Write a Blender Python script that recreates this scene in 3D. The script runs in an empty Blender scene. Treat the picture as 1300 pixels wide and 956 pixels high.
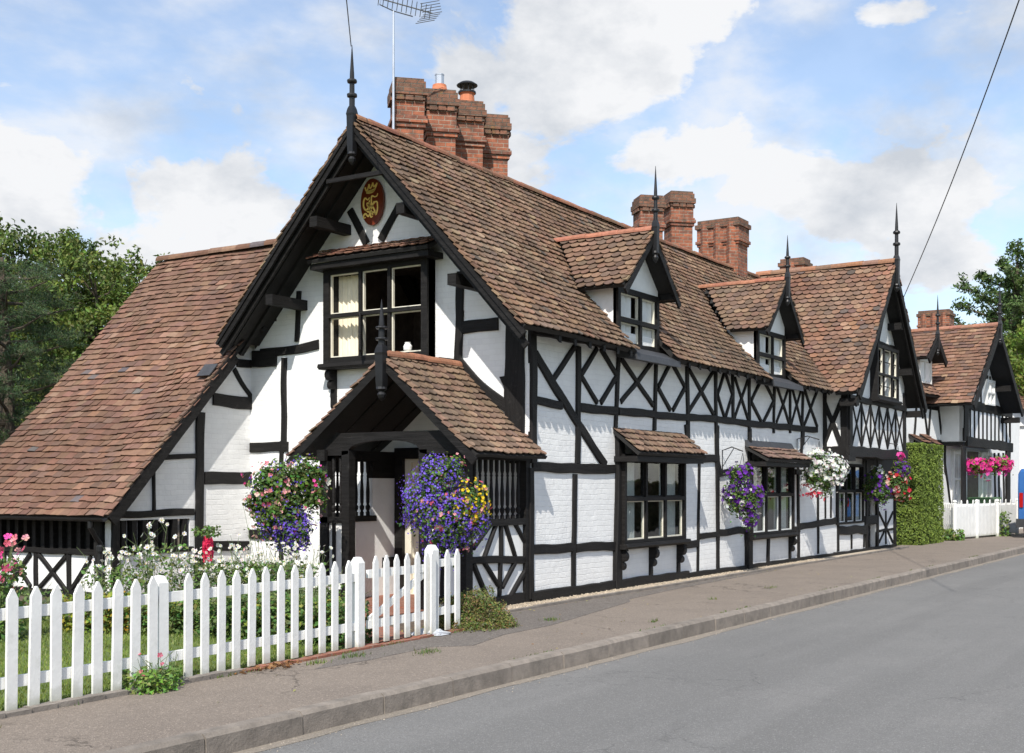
import bpy, bmesh, math, random
from mathutils import Vector, Matrix, noise
from mathutils.geometry import tessellate_polygon
R = math.radians
rnd = random.Random(7)
SC = bpy.context.scene
COL = SC.collection

# ------------------------------------------------------------------ camera
CAM = Vector((-14.01, -8.72, 1.6)); FPX = 1541.0; PX0 = 650.0; HY = 616.0
FW = Vector((.8413, .5405, 0)); RT = Vector((.5405, -.8413, 0))
cd = bpy.data.cameras.new('camera'); cam = bpy.data.objects.new('camera', cd); COL.objects.link(cam)
cam.location = CAM
cam.rotation_euler = (R(90), 0, math.atan2(FW.y, FW.x) - R(90))
cd.sensor_width = 36; cd.lens = 36 * FPX / 1300; cd.shift_y = (HY - 478) / 1300
cd.clip_start = .1; cd.clip_end = 3000
SC.camera = cam

# ------------------------------------------------------------------ world, sun, exposure
SUNDIR = Vector((2.5, 1.1, -2.95)).normalized()           # direction the light travels
up = -SUNDIR
EL = math.asin(up.z); AZ = math.atan2(up.x, up.y)
w = bpy.data.worlds.new('World'); SC.world = w; w.use_nodes = True
nt = w.node_tree; N = nt.nodes; L = nt.links
for n in list(N): N.remove(n)
out = N.new('ShaderNodeOutputWorld')
sky = N.new('ShaderNodeTexSky'); sky.sky_type = 'NISHITA'; sky.sun_disc = False
sky.sun_elevation = EL; sky.sun_rotation = AZ; sky.air_density = 1.0; sky.dust_density = .6; sky.ozone_density = 1.6
def wmath(op, a, b=None, clamp=False):
    n = N.new('ShaderNodeMath'); n.operation = op; n.use_clamp = clamp
    for i, v in enumerate((a, b)):
        if v is None: continue
        if isinstance(v, (int, float)): n.inputs[i].default_value = v
        else: L.new(v, n.inputs[i])
    return n.outputs[0]
tc = N.new('ShaderNodeTexCoord'); DIR = tc.outputs['Generated']
sep = N.new('ShaderNodeSeparateXYZ'); L.new(DIR, sep.inputs[0])
AZN = wmath('ARCTAN2', sep.outputs[1], sep.outputs[0])     # azimuth from +X towards +Y
ELN = wmath('ARCSINE', sep.outputs[2])
# clouds: cumulus banks placed round the sky by azimuth and elevation (degrees), edges broken by noise
def azel(px, py):
    d = FW + RT * ((px - PX0) / FPX); z = (HY - py) / FPX
    return math.atan2(d.y, d.x), math.atan2(z, d.length)
BANKS = [(-20, 240, 180, 95, 1.0), (250, 250, 120, 60, .9), (730, 80, 185, 95, 1.1), (640, 190, 110, 60, .6), (880, 190, 110, 55, .9), (1010, 230, 120, 60, 1.0),
         (1130, 240, 120, 60, 1.0), (1180, 330, 110, 45, .7), (60, 110, 120, 40, .35), (330, 330, 260, 50, .6), (900, 20, 60, 60, .6),
         (1150, 20, 120, 16, .3), (1240, 190, 60, 22, .35), (380, 20, 110, 30, .3), (-700, 200, 300, 120, 1), (2100, 220, 300, 120, 1), (-1400, 380, 500, 90, .8), (2800, 350, 500, 90, .9)]
tot = None
for (px, py, sx, sy, amp) in BANKS:
    a0, e0 = azel(px, py)
    ax = sx / FPX; ay = sy / FPX
    da = wmath('DIVIDE', wmath('SUBTRACT', AZN, a0), ax)
    de = wmath('DIVIDE', wmath('SUBTRACT', ELN, e0), ay)
    r2 = wmath('ADD', wmath('MULTIPLY', da, da), wmath('MULTIPLY', de, de))
    g = wmath('MULTIPLY', wmath('POWER', 2.718, wmath('MULTIPLY', r2, -.9)), amp)
    tot = g if tot is None else wmath('MAXIMUM', tot, g)
mp = N.new('ShaderNodeMapping'); mp.inputs['Scale'].default_value = (1, 1, 1.7); L.new(DIR, mp.inputs[0])
nz = N.new('ShaderNodeTexNoise'); L.new(mp.outputs[0], nz.inputs['Vector'])
nz.inputs['Scale'].default_value = 7.5; nz.inputs['Detail'].default_value = 9; nz.inputs['Roughness'].default_value = .58; nz.inputs['Distortion'].default_value = .25
dens = wmath('ADD', tot, wmath('MULTIPLY', wmath('SUBTRACT', nz.outputs[0], .5), 2.6))
mr = N.new('ShaderNodeMapRange'); mr.interpolation_type = 'SMOOTHSTEP'; L.new(dens, mr.inputs[0])
mr.inputs[1].default_value = .26; mr.inputs[2].default_value = .52
# thin high veil in streaks
mp2 = N.new('ShaderNodeMapping'); mp2.inputs['Scale'].default_value = (1.2, 3.2, 5.5); mp2.inputs['Rotation'].default_value = (.5, .3, .2); L.new(DIR, mp2.inputs[0])
nv = N.new('ShaderNodeTexNoise'); L.new(mp2.outputs[0], nv.inputs['Vector']); nv.inputs['Scale'].default_value = 2.6; nv.inputs['Detail'].default_value = 8; nv.inputs['Roughness'].default_value = .55
veil = N.new('ShaderNodeMapRange'); veil.interpolation_type = 'SMOOTHSTEP'; L.new(nv.outputs[0], veil.inputs[0])
veil.inputs[1].default_value = .42; veil.inputs[2].default_value = .70; veil.inputs[3].default_value = .18; veil.inputs[4].default_value = .84
cover = wmath('MAXIMUM', mr.outputs[0], veil.outputs[0])
# cloud brightness: lit tops, grey undersides (deeper parts of a bank are greyer)
n2 = N.new('ShaderNodeTexNoise'); L.new(mp.outputs[0], n2.inputs['Vector']); n2.inputs['Scale'].default_value = 6.5; n2.inputs['Detail'].default_value = 9; n2.inputs['Roughness'].default_value = .6
cr = N.new('ShaderNodeValToRGB'); L.new(n2.outputs[0], cr.inputs[0])
cr.color_ramp.elements[0].position = .36; cr.color_ramp.elements[0].color = (.60, .64, .70, 1)
cr.color_ramp.elements[1].position = .56; cr.color_ramp.elements[1].color = (.90, .91, .93, 1)
CLOUD_GAIN = 4.9; SKY_STR = .15
sc_ = N.new('ShaderNodeMix'); sc_.data_type = 'RGBA'; sc_.blend_type = 'MULTIPLY'; sc_.inputs[0].default_value = 1
L.new(cr.outputs[0], sc_.inputs[6]); sc_.inputs[7].default_value = (CLOUD_GAIN, CLOUD_GAIN, CLOUD_GAIN, 1)
mx = N.new('ShaderNodeMix'); mx.data_type = 'RGBA'; L.new(cover, mx.inputs[0]); L.new(sky.outputs[0], mx.inputs[6]); L.new(sc_.outputs[2], mx.inputs[7])
bg = N.new('ShaderNodeBackground'); bg.inputs[1].default_value = SKY_STR; L.new(mx.outputs[2], bg.inputs[0]); L.new(bg.outputs[0], out.inputs[0])

sl = bpy.data.lights.new('sun', 'SUN'); sl.energy = 4.2; sl.angle = R(.53); sl.color = (1, .95, .88)
so = bpy.data.objects.new('sun', sl); COL.objects.link(so); so.location = (-20, -10, 30)
so.rotation_euler = SUNDIR.to_track_quat('-Z', 'Y').to_euler()
SC.view_settings.view_transform = 'Standard'; SC.view_settings.look = 'None'
SC.view_settings.exposure = 0.48; SC.view_settings.gamma = 1; SC.view_settings.use_curve_mapping = False
SC.render.engine = 'CYCLES'

# ------------------------------------------------------------------ pixel -> world helpers
class Plane:
    """vertical plane: origin o, horizontal direction u, outward normal n; plane coords (u, z)"""
    def __init__(s, o, u, n): s.o = Vector(o); s.u = Vector(u).normalized(); s.n = Vector(n).normalized()
    def P(s, a, z, d=0): return s.o + s.u * a + Vector((0, 0, z)) + s.n * d
    def px(s, x, y, d=0):
        r = FW + RT * ((x - PX0) / FPX) + Vector((0, 0, (HY - y) / FPX))
        t = (s.o + s.n * d - CAM).dot(s.n) / r.dot(s.n)
        p = CAM + r * t
        return ((p - s.o).dot(s.u), p.z)
def at(x, zc, z=None, y=None):
    p = CAM + (FW + RT * ((x - PX0) / FPX)) * zc
    p.z = z if z is not None else (CAM.z + (HY - y) / FPX * zc)
    return p
PST = Plane((0, 0, 0), (1, 0, 0), (0, -1, 0))             # street front, u = X
PGA = Plane((0, 0, 0), (0, 1, 0), (-1, 0, 0))             # garden gable, u = Y
PWS = Plane((0, 5.23, 0), (1, 0, 0), (0, -1, 0))          # side of the low wing
PWF = Plane((-2.72, 0, 0), (0, 1, 0), (-1, 0, 0))         # front of the low wing
PJS = Plane((12.3, 0, 0), (0, 1, 0), (-1, 0, 0))          # side of the jettied cross wing
PJF = Plane((0, -.55, 0), (1, 0, 0), (0, -1, 0))          # front of the jettied cross wing
PPF = Plane((-1.5, 0, 0), (0, 1, 0), (-1, 0, 0))          # porch front
PPS = Plane((0, 0, 0), (1, 0, 0), (0, -1, 0))             # porch side (flush with street front)
def zm(x0, y0, s): return lambda x, y: (x0 + x / s, y0 + y / s)
zA = zm(640, 400, 4.78); zB = zm(820, 440, 3.185); zC = zm(560, 560, 3.824); zD = zm(760, 540, 4.55); zE = zm(900, 540, 4.815)
zG = zm(280, 130, 3.421); zH = zm(280, 400, 3.095); zI = zm(200, 420, 3.189); zJ = zm(560, 380, 6.83); z1 = zm(0, 380, 2.955); z4 = zm(0, 640, 2.955)
zP = zm(380, 540, 5.31); zW = zm(0, 560, 4.78); zF = zm(1150, 480, 5.97)

# ------------------------------------------------------------------ mesh builder
def wloc(o):
    v = Vector((0, 0, 0))
    while o is not None: v += o.location; o = o.parent
    return v
class MB:
    def __init__(s): s.v = []; s.f = []; s.c = []; s.uv = []
    def face(s, pts, col=None, uv=None):
        i = len(s.v); s.v.extend(Vector(p) for p in pts); s.f.append(list(range(i, i + len(pts)))); s.c.append(col); s.uv.append(uv)
    def idx(s, vs, fs, col=None, uvs=None):
        i = len(s.v); s.v.extend(Vector(p) for p in vs)
        for k, f in enumerate(fs):
            s.f.append([i + a for a in f]); s.c.append(col); s.uv.append([uvs[a] for a in f] if uvs else None)
    def box(s, x0, x1, y0, y1, z0, z1, col=None):
        s.idx([(x0, y0, z0), (x1, y0, z0), (x1, y1, z0), (x0, y1, z0), (x0, y0, z1), (x1, y0, z1), (x1, y1, z1), (x0, y1, z1)],
              [(3, 2, 1, 0), (4, 5, 6, 7), (0, 1, 5, 4), (1, 2, 6, 5), (2, 3, 7, 6), (3, 0, 4, 7)], col)
    def obox(s, c, a, b, d, col=None):
        c = Vector(c); a = Vector(a); b = Vector(b); d = Vector(d)
        p = [c - a - b - d, c + a - b - d, c + a + b - d, c - a + b - d, c - a - b + d, c + a - b + d, c + a + b + d, c - a + b + d]
        s.idx(p, [(3, 2, 1, 0), (4, 5, 6, 7), (0, 1, 5, 4), (1, 2, 6, 5), (2, 3, 7, 6), (3, 0, 4, 7)], col)
    def pbox(s, pl, u0, u1, z0, z1, d0, d1, col=None):
        p = [pl.P(u0, z0, d0), pl.P(u1, z0, d0), pl.P(u1, z0, d1), pl.P(u0, z0, d1), pl.P(u0, z1, d0), pl.P(u1, z1, d0), pl.P(u1, z1, d1), pl.P(u0, z1, d1)]
        s.idx(p, [(3, 2, 1, 0), (4, 5, 6, 7), (0, 1, 5, 4), (1, 2, 6, 5), (2, 3, 7, 6), (3, 0, 4, 7)], col)
    def prism(s, poly, off, col=None):
        n = len(poly); a = [Vector(p) for p in poly]; o = Vector(off)
        s.idx(a + [p + o for p in a], [tuple(range(n - 1, -1, -1)), tuple(range(n, 2 * n))] + [(i, (i + 1) % n, n + (i + 1) % n, n + i) for i in range(n)], col)
    def slab(s, outer, holes, off, col=None):
        """polygon (world points) with holes, extruded by off"""
        loops = [[Vector(p) for p in outer]] + [[Vector(p) for p in h] for h in holes]
        flat = [p for l in loops for p in l]; o = Vector(off); n = len(flat)
        tris = tessellate_polygon(loops)
        fs = [tuple(t) for t in tris] + [tuple(a + n for a in reversed(t)) for t in tris]
        b = 0
        for l in loops:
            m = len(l)
            for i in range(m): fs.append((b + i, b + (i + 1) % m, n + b + (i + 1) % m, n + b + i))
            b += m
        s.idx(flat + [p + o for p in flat], fs, col)
    def tube(s, pts, r, n=8, col=None, cap=True):
        pts = [Vector(p) for p in pts]; m = len(pts)
        rs = r if isinstance(r, (list, tuple)) else [r] * m
        vs = []; fs = []
        for i, p in enumerate(pts):
            d = (pts[min(i + 1, m - 1)] - pts[max(i - 1, 0)]).normalized()
            a = d.cross(Vector((0, 0, 1)));  a = a if a.length > 1e-3 else d.cross(Vector((1, 0, 0))); a.normalize(); b = d.cross(a)
            for k in range(n):
                t = 2 * math.pi * k / n; vs.append(p + (a * math.cos(t) + b * math.sin(t)) * rs[i])
        for i in range(m - 1):
            for k in range(n): fs.append((i * n + k, i * n + (k + 1) % n, (i + 1) * n + (k + 1) % n, (i + 1) * n + k))
        if cap: fs += [tuple(range(n - 1, -1, -1)), tuple(range((m - 1) * n, m * n))]
        s.idx(vs, fs, col)
    def lathe(s, c, prof, n=10, col=None, rot=0):
        c = Vector(c); vs = []; fs = []
        for (r, z) in prof:
            for k in range(n):
                t = 2 * math.pi * k / n + rot; vs.append(c + Vector((r * math.cos(t), r * math.sin(t), z)))
        for i in range(len(prof) - 1):
            for k in range(n): fs.append((i * n + k, i * n + (k + 1) % n, (i + 1) * n + (k + 1) % n, (i + 1) * n + k))
        fs += [tuple(range(n - 1, -1, -1)), tuple(range((len(prof) - 1) * n, len(prof) * n))]
        s.idx(vs, fs, col)
    def build(s, name, mat, parent=None, smooth=False, recalc=True, loc=None):
        me = bpy.data.meshes.new(name); o = bpy.data.objects.new(name, me); COL.objects.link(o)
        if parent is not None: o.parent = parent; off = wloc(parent)
        elif loc is not None: o.location = loc; off = Vector(loc)
        else: off = Vector((0, 0, 0))
        me.from_pydata([v - off for v in s.v], [], s.f)
        if recalc:
            bm = bmesh.new(); bm.from_mesh(me); bmesh.ops.recalc_face_normals(bm, faces=bm.faces); bm.to_mesh(me); bm.free()
        ul = me.uv_layers.new(name='UVMap').data
        wm = {}
        for p in me.polygons:
            uv = s.uv[p.index] if not recalc or s.uv[p.index] is None else None
            n = p.normal; ax = max(range(3), key=lambda k: abs(n[k]))
            src = s.uv[p.index]
            if src: mapping = dict(zip(s.f[p.index], src))
            for li in p.loop_indices:
                vi = me.loops[li].vertex_index
                if src: ul[li].uv = mapping[vi]
                else:
                    q = s.v[vi]
                    ul[li].uv = (q.y, q.z) if ax == 0 else ((q.x, q.z) if ax == 1 else (q.x, q.y))
        if any(c is not None for c in s.c):
            ca = me.color_attributes.new('Col', 'FLOAT_COLOR', 'CORNER').data
            for p in me.polygons:
                c = s.c[p.index] or (1, 1, 1)
                for li in p.loop_indices: ca[li].color = (c[0], c[1], c[2], 1)
        if smooth:
            for p in me.polygons: p.use_smooth = True
        me.materials.append(mat)
        return o
def tag(o, label=None, cat=None, group=None, kind=None):
    if label: o['label'] = label
    if cat: o['category'] = cat
    if group: o['group'] = group
    if kind: o['kind'] = kind
    return o
def thing(name, label, cat, loc, group=None):
    o = bpy.data.objects.new(name, None); COL.objects.link(o); o.location = loc; o.empty_display_size = .3
    return tag(o, label, cat, group)

# ------------------------------------------------------------------ materials
def mat(name, col, rough=.8, metal=0, attr=False, nscale=8, namp=.25, bump=.15, bscale=30, brick=None, spec=.5, bdist=.01, uvstretch=None, extra=None, trans=0, basedirt=None):
    m = bpy.data.materials.new(name); m.use_nodes = True; t = m.node_tree; n = t.nodes; l = t.links
    b = n['Principled BSDF']; b.inputs['Roughness'].default_value = rough; b.inputs['Metallic'].default_value = metal
    b.inputs['Specular IOR Level'].default_value = spec
    tcn = n.new('ShaderNodeTexCoord')
    vec = tcn.outputs['Object']
    if uvstretch:
        mpn = n.new('ShaderNodeMapping'); l.new(tcn.outputs['UV'], mpn.inputs[0]); mpn.inputs['Scale'].default_value = (uvstretch[0], uvstretch[1], 1); vec = mpn.outputs[0]
    no = n.new('ShaderNodeTexNoise'); l.new(vec, no.inputs['Vector']); no.inputs['Scale'].default_value = nscale; no.inputs['Detail'].default_value = 6; no.inputs['Roughness'].default_value = .62
    mrn = n.new('ShaderNodeMapRange'); l.new(no.outputs[0], mrn.inputs[0]); mrn.inputs[1].default_value = .3; mrn.inputs[2].default_value = .7
    mrn.inputs[3].default_value = 1 - namp; mrn.inputs[4].default_value = 1 + namp
    mul = n.new('ShaderNodeVectorMath'); mul.operation = 'SCALE'; l.new(mrn.outputs[0], mul.inputs['Scale'])
    hgt = None
    if brick:
        br = n.new('ShaderNodeTexBrick'); l.new(tcn.outputs['UV'], br.inputs['Vector'])
        # wobble the courses a little
        wob = n.new('ShaderNodeTexNoise'); l.new(tcn.outputs['UV'], wob.inputs['Vector']); wob.inputs['Scale'].default_value = 2.5
        vm = n.new('ShaderNodeVectorMath'); vm.operation = 'MULTIPLY_ADD'; l.new(wob.outputs['Color'], vm.inputs[0]); vm.inputs[1].default_value = (brick.get('wob', .02),) * 3; l.new(tcn.outputs['UV'], vm.inputs[2])
        l.new(vm.outputs[0], br.inputs['Vector'])
        br.inputs['Scale'].default_value = 1; br.inputs['Brick Width'].default_value = brick.get('w', .225); br.inputs['Row Height'].default_value = brick.get('h', .075)
        br.inputs['Mortar Size'].default_value = brick.get('m', .006); br.inputs['Mortar Smooth'].default_value = brick.get('s', .4); br.offset = .5
        br.inputs['Color1'].default_value = (*brick['c1'], 1); br.inputs['Color2'].default_value = (*brick['c2'], 1); br.inputs['Mortar'].default_value = (*brick['mc'], 1)
        l.new(br.outputs['Color'], mul.inputs[0]); hgt = br.outputs['Fac']
    elif attr:
        an = n.new('ShaderNodeAttribute'); an.attribute_name = 'Col'; l.new(an.outputs['Color'], mul.inputs[0])
    else: mul.inputs[0].default_value = col
    colout = mul.outputs[0]
    if extra:                                              # second colour in patches (lichen, dirt, moss): (colour, scale, lo, hi, amount)
        ec, es, lo, hi, am = extra
        en = n.new('ShaderNodeTexNoise'); l.new(tcn.outputs['Object'], en.inputs['Vector']); en.inputs['Scale'].default_value = es; en.inputs['Detail'].default_value = 8; en.inputs['Roughness'].default_value = .7
        em = n.new('ShaderNodeMapRange'); l.new(en.outputs[0], em.inputs[0]); em.inputs[1].default_value = lo; em.inputs[2].default_value = hi; em.inputs[4].default_value = am
        mixn = n.new('ShaderNodeMix'); mixn.data_type = 'RGBA'; l.new(em.outputs[0], mixn.inputs[0]); l.new(colout, mixn.inputs[6]); mixn.inputs[7].default_value = (*ec, 1)
        colout = mixn.outputs[2]
    if basedirt:                                           # splashed earth and algae along the foot of things standing on the ground
        sp = n.new('ShaderNodeSeparateXYZ'); gm = n.new('ShaderNodeNewGeometry'); l.new(gm.outputs['Position'], sp.inputs[0])
        dn = n.new('ShaderNodeTexNoise'); l.new(gm.outputs['Position'], dn.inputs['Vector']); dn.inputs['Scale'].default_value = 9; dn.inputs['Detail'].default_value = 6
        m1 = n.new('ShaderNodeMath'); m1.operation = 'MULTIPLY_ADD'; l.new(dn.outputs[0], m1.inputs[0]); m1.inputs[1].default_value = .35; m1.inputs[2].default_value = -.02
        m2 = n.new('ShaderNodeMapRange'); l.new(sp.outputs[2], m2.inputs[0]); m2.inputs[1].default_value = .0; l.new(m1.outputs[0], m2.inputs[2]); m2.inputs[3].default_value = basedirt[1]; m2.inputs[4].default_value = 0
        mixd = n.new('ShaderNodeMix'); mixd.data_type = 'RGBA'; l.new(m2.outputs[0], mixd.inputs[0]); l.new(colout, mixd.inputs[6]); mixd.inputs[7].default_value = (*basedirt[0], 1); colout = mixd.outputs[2]
    l.new(colout, b.inputs['Base Color'])
    bn = n.new('ShaderNodeTexNoise'); l.new(vec, bn.inputs['Vector']); bn.inputs['Scale'].default_value = bscale; bn.inputs['Detail'].default_value = 7; bn.inputs['Roughness'].default_value = .65
    bp = n.new('ShaderNodeBump'); bp.inputs['Strength'].default_value = bump; bp.inputs['Distance'].default_value = bdist; l.new(bn.outputs[0], bp.inputs['Height'])
    last = bp
    if hgt is not None:
        b2 = n.new('ShaderNodeBump'); b2.invert = True; b2.inputs['Strength'].default_value = brick.get('bs', .6); b2.inputs['Distance'].default_value = brick.get('bd', .008)
        l.new(hgt, b2.inputs['Height']); l.new(bp.outputs[0], b2.inputs['Normal']); last = b2
    l.new(last.outputs[0], b.inputs['Normal'])
    if trans:
        o = n['Material Output']; tr = n.new('ShaderNodeBsdfTranslucent'); l.new(colout, tr.inputs[0]); ms = n.new('ShaderNodeMixShader'); ms.inputs[0].default_value = trans
        l.new(b.outputs[0], ms.inputs[1]); l.new(tr.outputs[0], ms.inputs[2]); l.new(ms.outputs[0], o.inputs[0])
    return m
M = {}
M['white'] = mat('white_limewash', None, .75, namp=.05, nscale=3, bump=.5, bscale=9, bdist=.018,
                 brick=dict(c1=(.80, .80, .78), c2=(.76, .76, .745), mc=(.74, .74, .725), w=.23, h=.078, m=.007, s=.8, bs=.38, bd=.007, wob=.05), extra=((.46, .45, .42), 4, .64, .8, .35), basedirt=((.34, .31, .26), .5))
M['plaster'] = mat('white_plaster', (.79, .79, .77), .8, namp=.05, nscale=5, bump=.3, bscale=18, extra=((.4, .39, .36), 7, .64, .8, .3))
M['black'] = mat('black_timber', (.0115, .0105, .0100), .62, namp=.5, nscale=2.2, bump=.8, bscale=7, bdist=.012, uvstretch=(.7, 9), extra=((.06, .056, .052), 9, .58, .80, .5), spec=.22)
M['iron'] = mat('black_paint', (.011, .011, .012), .45, namp=.2, bump=.1, spec=.4)
M['tile'] = mat('clay_tile', None, .86, attr=True, nscale=14, namp=.22, bump=.5, bscale=40, extra=((.17, .15, .115), 22, .60, .76, .35), spec=.2)
M['tileplain'] = mat('red_clay_tile', None, .8, attr=True, nscale=10, namp=.15, bump=.4, bscale=40, extra=((.15, .12, .105), 16, .62, .76, .3), spec=.25)
M['soffit'] = mat('dark_boarding', (.012, .011, .010), .8, namp=.3, bump=.4, bscale=10)
M['lead'] = mat('lead', (.055, .057, .062), .55, metal=.3, namp=.2, bump=.3)
M['brick'] = mat('chimney_brick', None, .9, nscale=9, namp=.4, bump=.6, bscale=35, bdist=.01,
                 brick=dict(c1=(.33, .11, .055), c2=(.17, .066, .042), mc=(.27, .21, .16), w=.2, h=.072, m=.008, s=.3, bs=.9, bd=.012, wob=.015), extra=((.07, .06, .045), 3.2, .52, .66, .8))
M['brickcap'] = mat('weathered_brick', None, .9, nscale=9, namp=.4, bump=.8, bscale=30, bdist=.015,
                    brick=dict(c1=(.20, .088, .052), c2=(.12, .068, .045), mc=(.10, .09, .07), w=.2, h=.072, m=.008, s=.3, bs=.9, bd=.012, wob=.015), extra=((.30, .21, .04), 5, .60, .72, .55))
M['pot'] = mat('terracotta', (.50, .17, .08), .8, namp=.2, bump=.2)
M['steel'] = mat('galvanised_steel', (.55, .57, .60), .4, metal=.8, namp=.15, bump=.05)
M['cream'] = mat('cream_paint', (.72, .68, .56), .5, namp=.06, bump=.05)
M['whitepaint'] = mat('white_gloss_paint', (.76, .76, .73), .5, namp=.07, nscale=5, bump=.35, bscale=14, extra=((.40, .41, .33), 7, .58, .80, .45), basedirt=((.24, .25, .16), .75))
M['curtain'] = mat('net_curtain', (.76, .68, .52), .9, namp=.08, bump=.1)
M['curtainw'] = mat('white_curtain', (.70, .71, .70), .9, namp=.08, bump=.1)
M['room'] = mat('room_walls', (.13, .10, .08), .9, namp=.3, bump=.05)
M['redbrick'] = mat('red_brick_paving', None, .85, nscale=10, namp=.2, bump=.3, brick=dict(c1=(.27, .10, .06), c2=(.21, .085, .055), mc=(.25, .18, .14), w=.21, h=.1, m=.008, bs=.5))
M['leaf'] = mat('foliage', None, .55, attr=True, nscale=3, namp=.12, bump=0, trans=.28, spec=.3)
M['petal'] = mat('petals', None, .6, attr=True, nscale=9, namp=.08, bump=0, trans=.25, spec=.2)
M['bark'] = mat('bark', (.09, .07, .05), .9, namp=.35, bump=.8, bscale=12, bdist=.03)
M['stem'] = mat('green_stem', (.10, .14, .05), .7, namp=.2, bump=0)
def glass():
    m = bpy.data.materials.new('window_glass'); m.use_nodes = True; n = m.node_tree.nodes; l = m.node_tree.links
    n.remove(n['Principled BSDF']); o = n['Material Output']
    tr = n.new('ShaderNodeBsdfTransparent'); tr.inputs[0].default_value = (.86, .88, .87, 1)
    gl = n.new('ShaderNodeBsdfGlossy'); gl.inputs['Roughness'].default_value = .015
    nzn = n.new('ShaderNodeTexNoise'); tcn = n.new('ShaderNodeTexCoord'); l.new(tcn.outputs['Object'], nzn.inputs[0]); nzn.inputs['Scale'].default_value = 2.2
    bp = n.new('ShaderNodeBump'); bp.inputs['Distance'].default_value = .01; bp.inputs['Strength'].default_value = .35; l.new(nzn.outputs[0], bp.inputs['Height']); l.new(bp.outputs[0], gl.inputs['Normal'])
    fr = n.new('ShaderNodeFresnel'); fr.inputs[0].default_value = 1.55
    geo = n.new('ShaderNodeNewGeometry'); inv = n.new('ShaderNodeMath'); inv.operation = 'SUBTRACT'; inv.inputs[0].default_value = 1; l.new(geo.outputs['Backfacing'], inv.inputs[1]); inv.inputs[0].default_value = 1.7; inv.use_clamp = False; cl_ = n.new('ShaderNodeMath'); cl_.operation = 'MAXIMUM'; cl_.inputs[1].default_value = 0; m17 = n.new('ShaderNodeMath'); m17.operation = 'MULTIPLY'; m17.inputs[1].default_value = 1.7; l.new(geo.outputs['Backfacing'], m17.inputs[0]); l.new(m17.outputs[0], inv.inputs[1]); ad = n.new('ShaderNodeMath'); ad.operation = 'MULTIPLY'; l.new(fr.outputs[0], ad.inputs[0]); l.new(inv.outputs[0], ad.inputs[1])
    mx = n.new('ShaderNodeMixShader'); l.new(ad.outputs[0], mx.inputs[0]); l.new(tr.outputs[0], mx.inputs[1]); l.new(gl.outputs[0], mx.inputs[2]); l.new(mx.outputs[0], o.inputs[0])
    return m
M['glass'] = glass()

# ------------------------------------------------------------------ builders of pieces
def beam_mb(mb, pl, a, b, w, d=.035, d0=-.02, jit=1.0, bend=0.0):
    """rough hewn timber lying on plane pl from a=(u,z) to b=(u,z)"""
    A = Vector((a[0], a[1])); B = Vector((b[0], b[1])); Ln = (B - A).length
    if Ln < 1e-4: return
    t = (B - A) / Ln; s = Vector((-t.y, t.x)); n = max(2, int(Ln / .14) + 1); sd = rnd.random() * 100
    prof = [(-.5, d0, 0), (-.5, d * .72, .0), (-.5, d, .011), (.5, d, -.011), (.5, d * .72, 0), (.5, d0, 0)]
    vs = []; uvs = []
    for i in range(n + 1):
        q = i / n; c = A + t * (Ln * q) + s * (bend * math.sin(math.pi * q))
        wl = w * (1 + .15 * jit * noise.noise((q * Ln * 2.4 + sd, 1.3, 0))) ; o1 = (.010 + .09 * w) * jit * noise.noise((q * Ln * 1.7 + sd, 7.7, 2))
        for k, (e, dd, ins) in enumerate(prof):
            p = c + s * (e * wl + ins + o1); dj = dd + (.004 * jit * noise.noise((q * Ln * 3 + sd, 3.3, k)) if dd > 0 else 0)
            vs.append(pl.P(p.x, p.y, dj)); uvs.append((q * Ln + sd, e * wl + dd + sd))
    m = len(prof); fs = []
    for i in range(n):
        for k in range(m): fs.append((i * m + k, i * m + (k + 1) % m, (i + 1) * m + (k + 1) % m, (i + 1) * m + k))
    fs += [tuple(range(m)), tuple(range(n * m, n * m + m))[::-1]]
    mb.idx(vs, fs, None, uvs)
def beam(parent, pl, a, b, w, name='beam', px=True, **k):
    if px: a = pl.px(*a); b = pl.px(*b)
    mb = MB(); beam_mb(mb, pl, a, b, w, **k)
    return mb.build(name, M['black'], parent)

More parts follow.
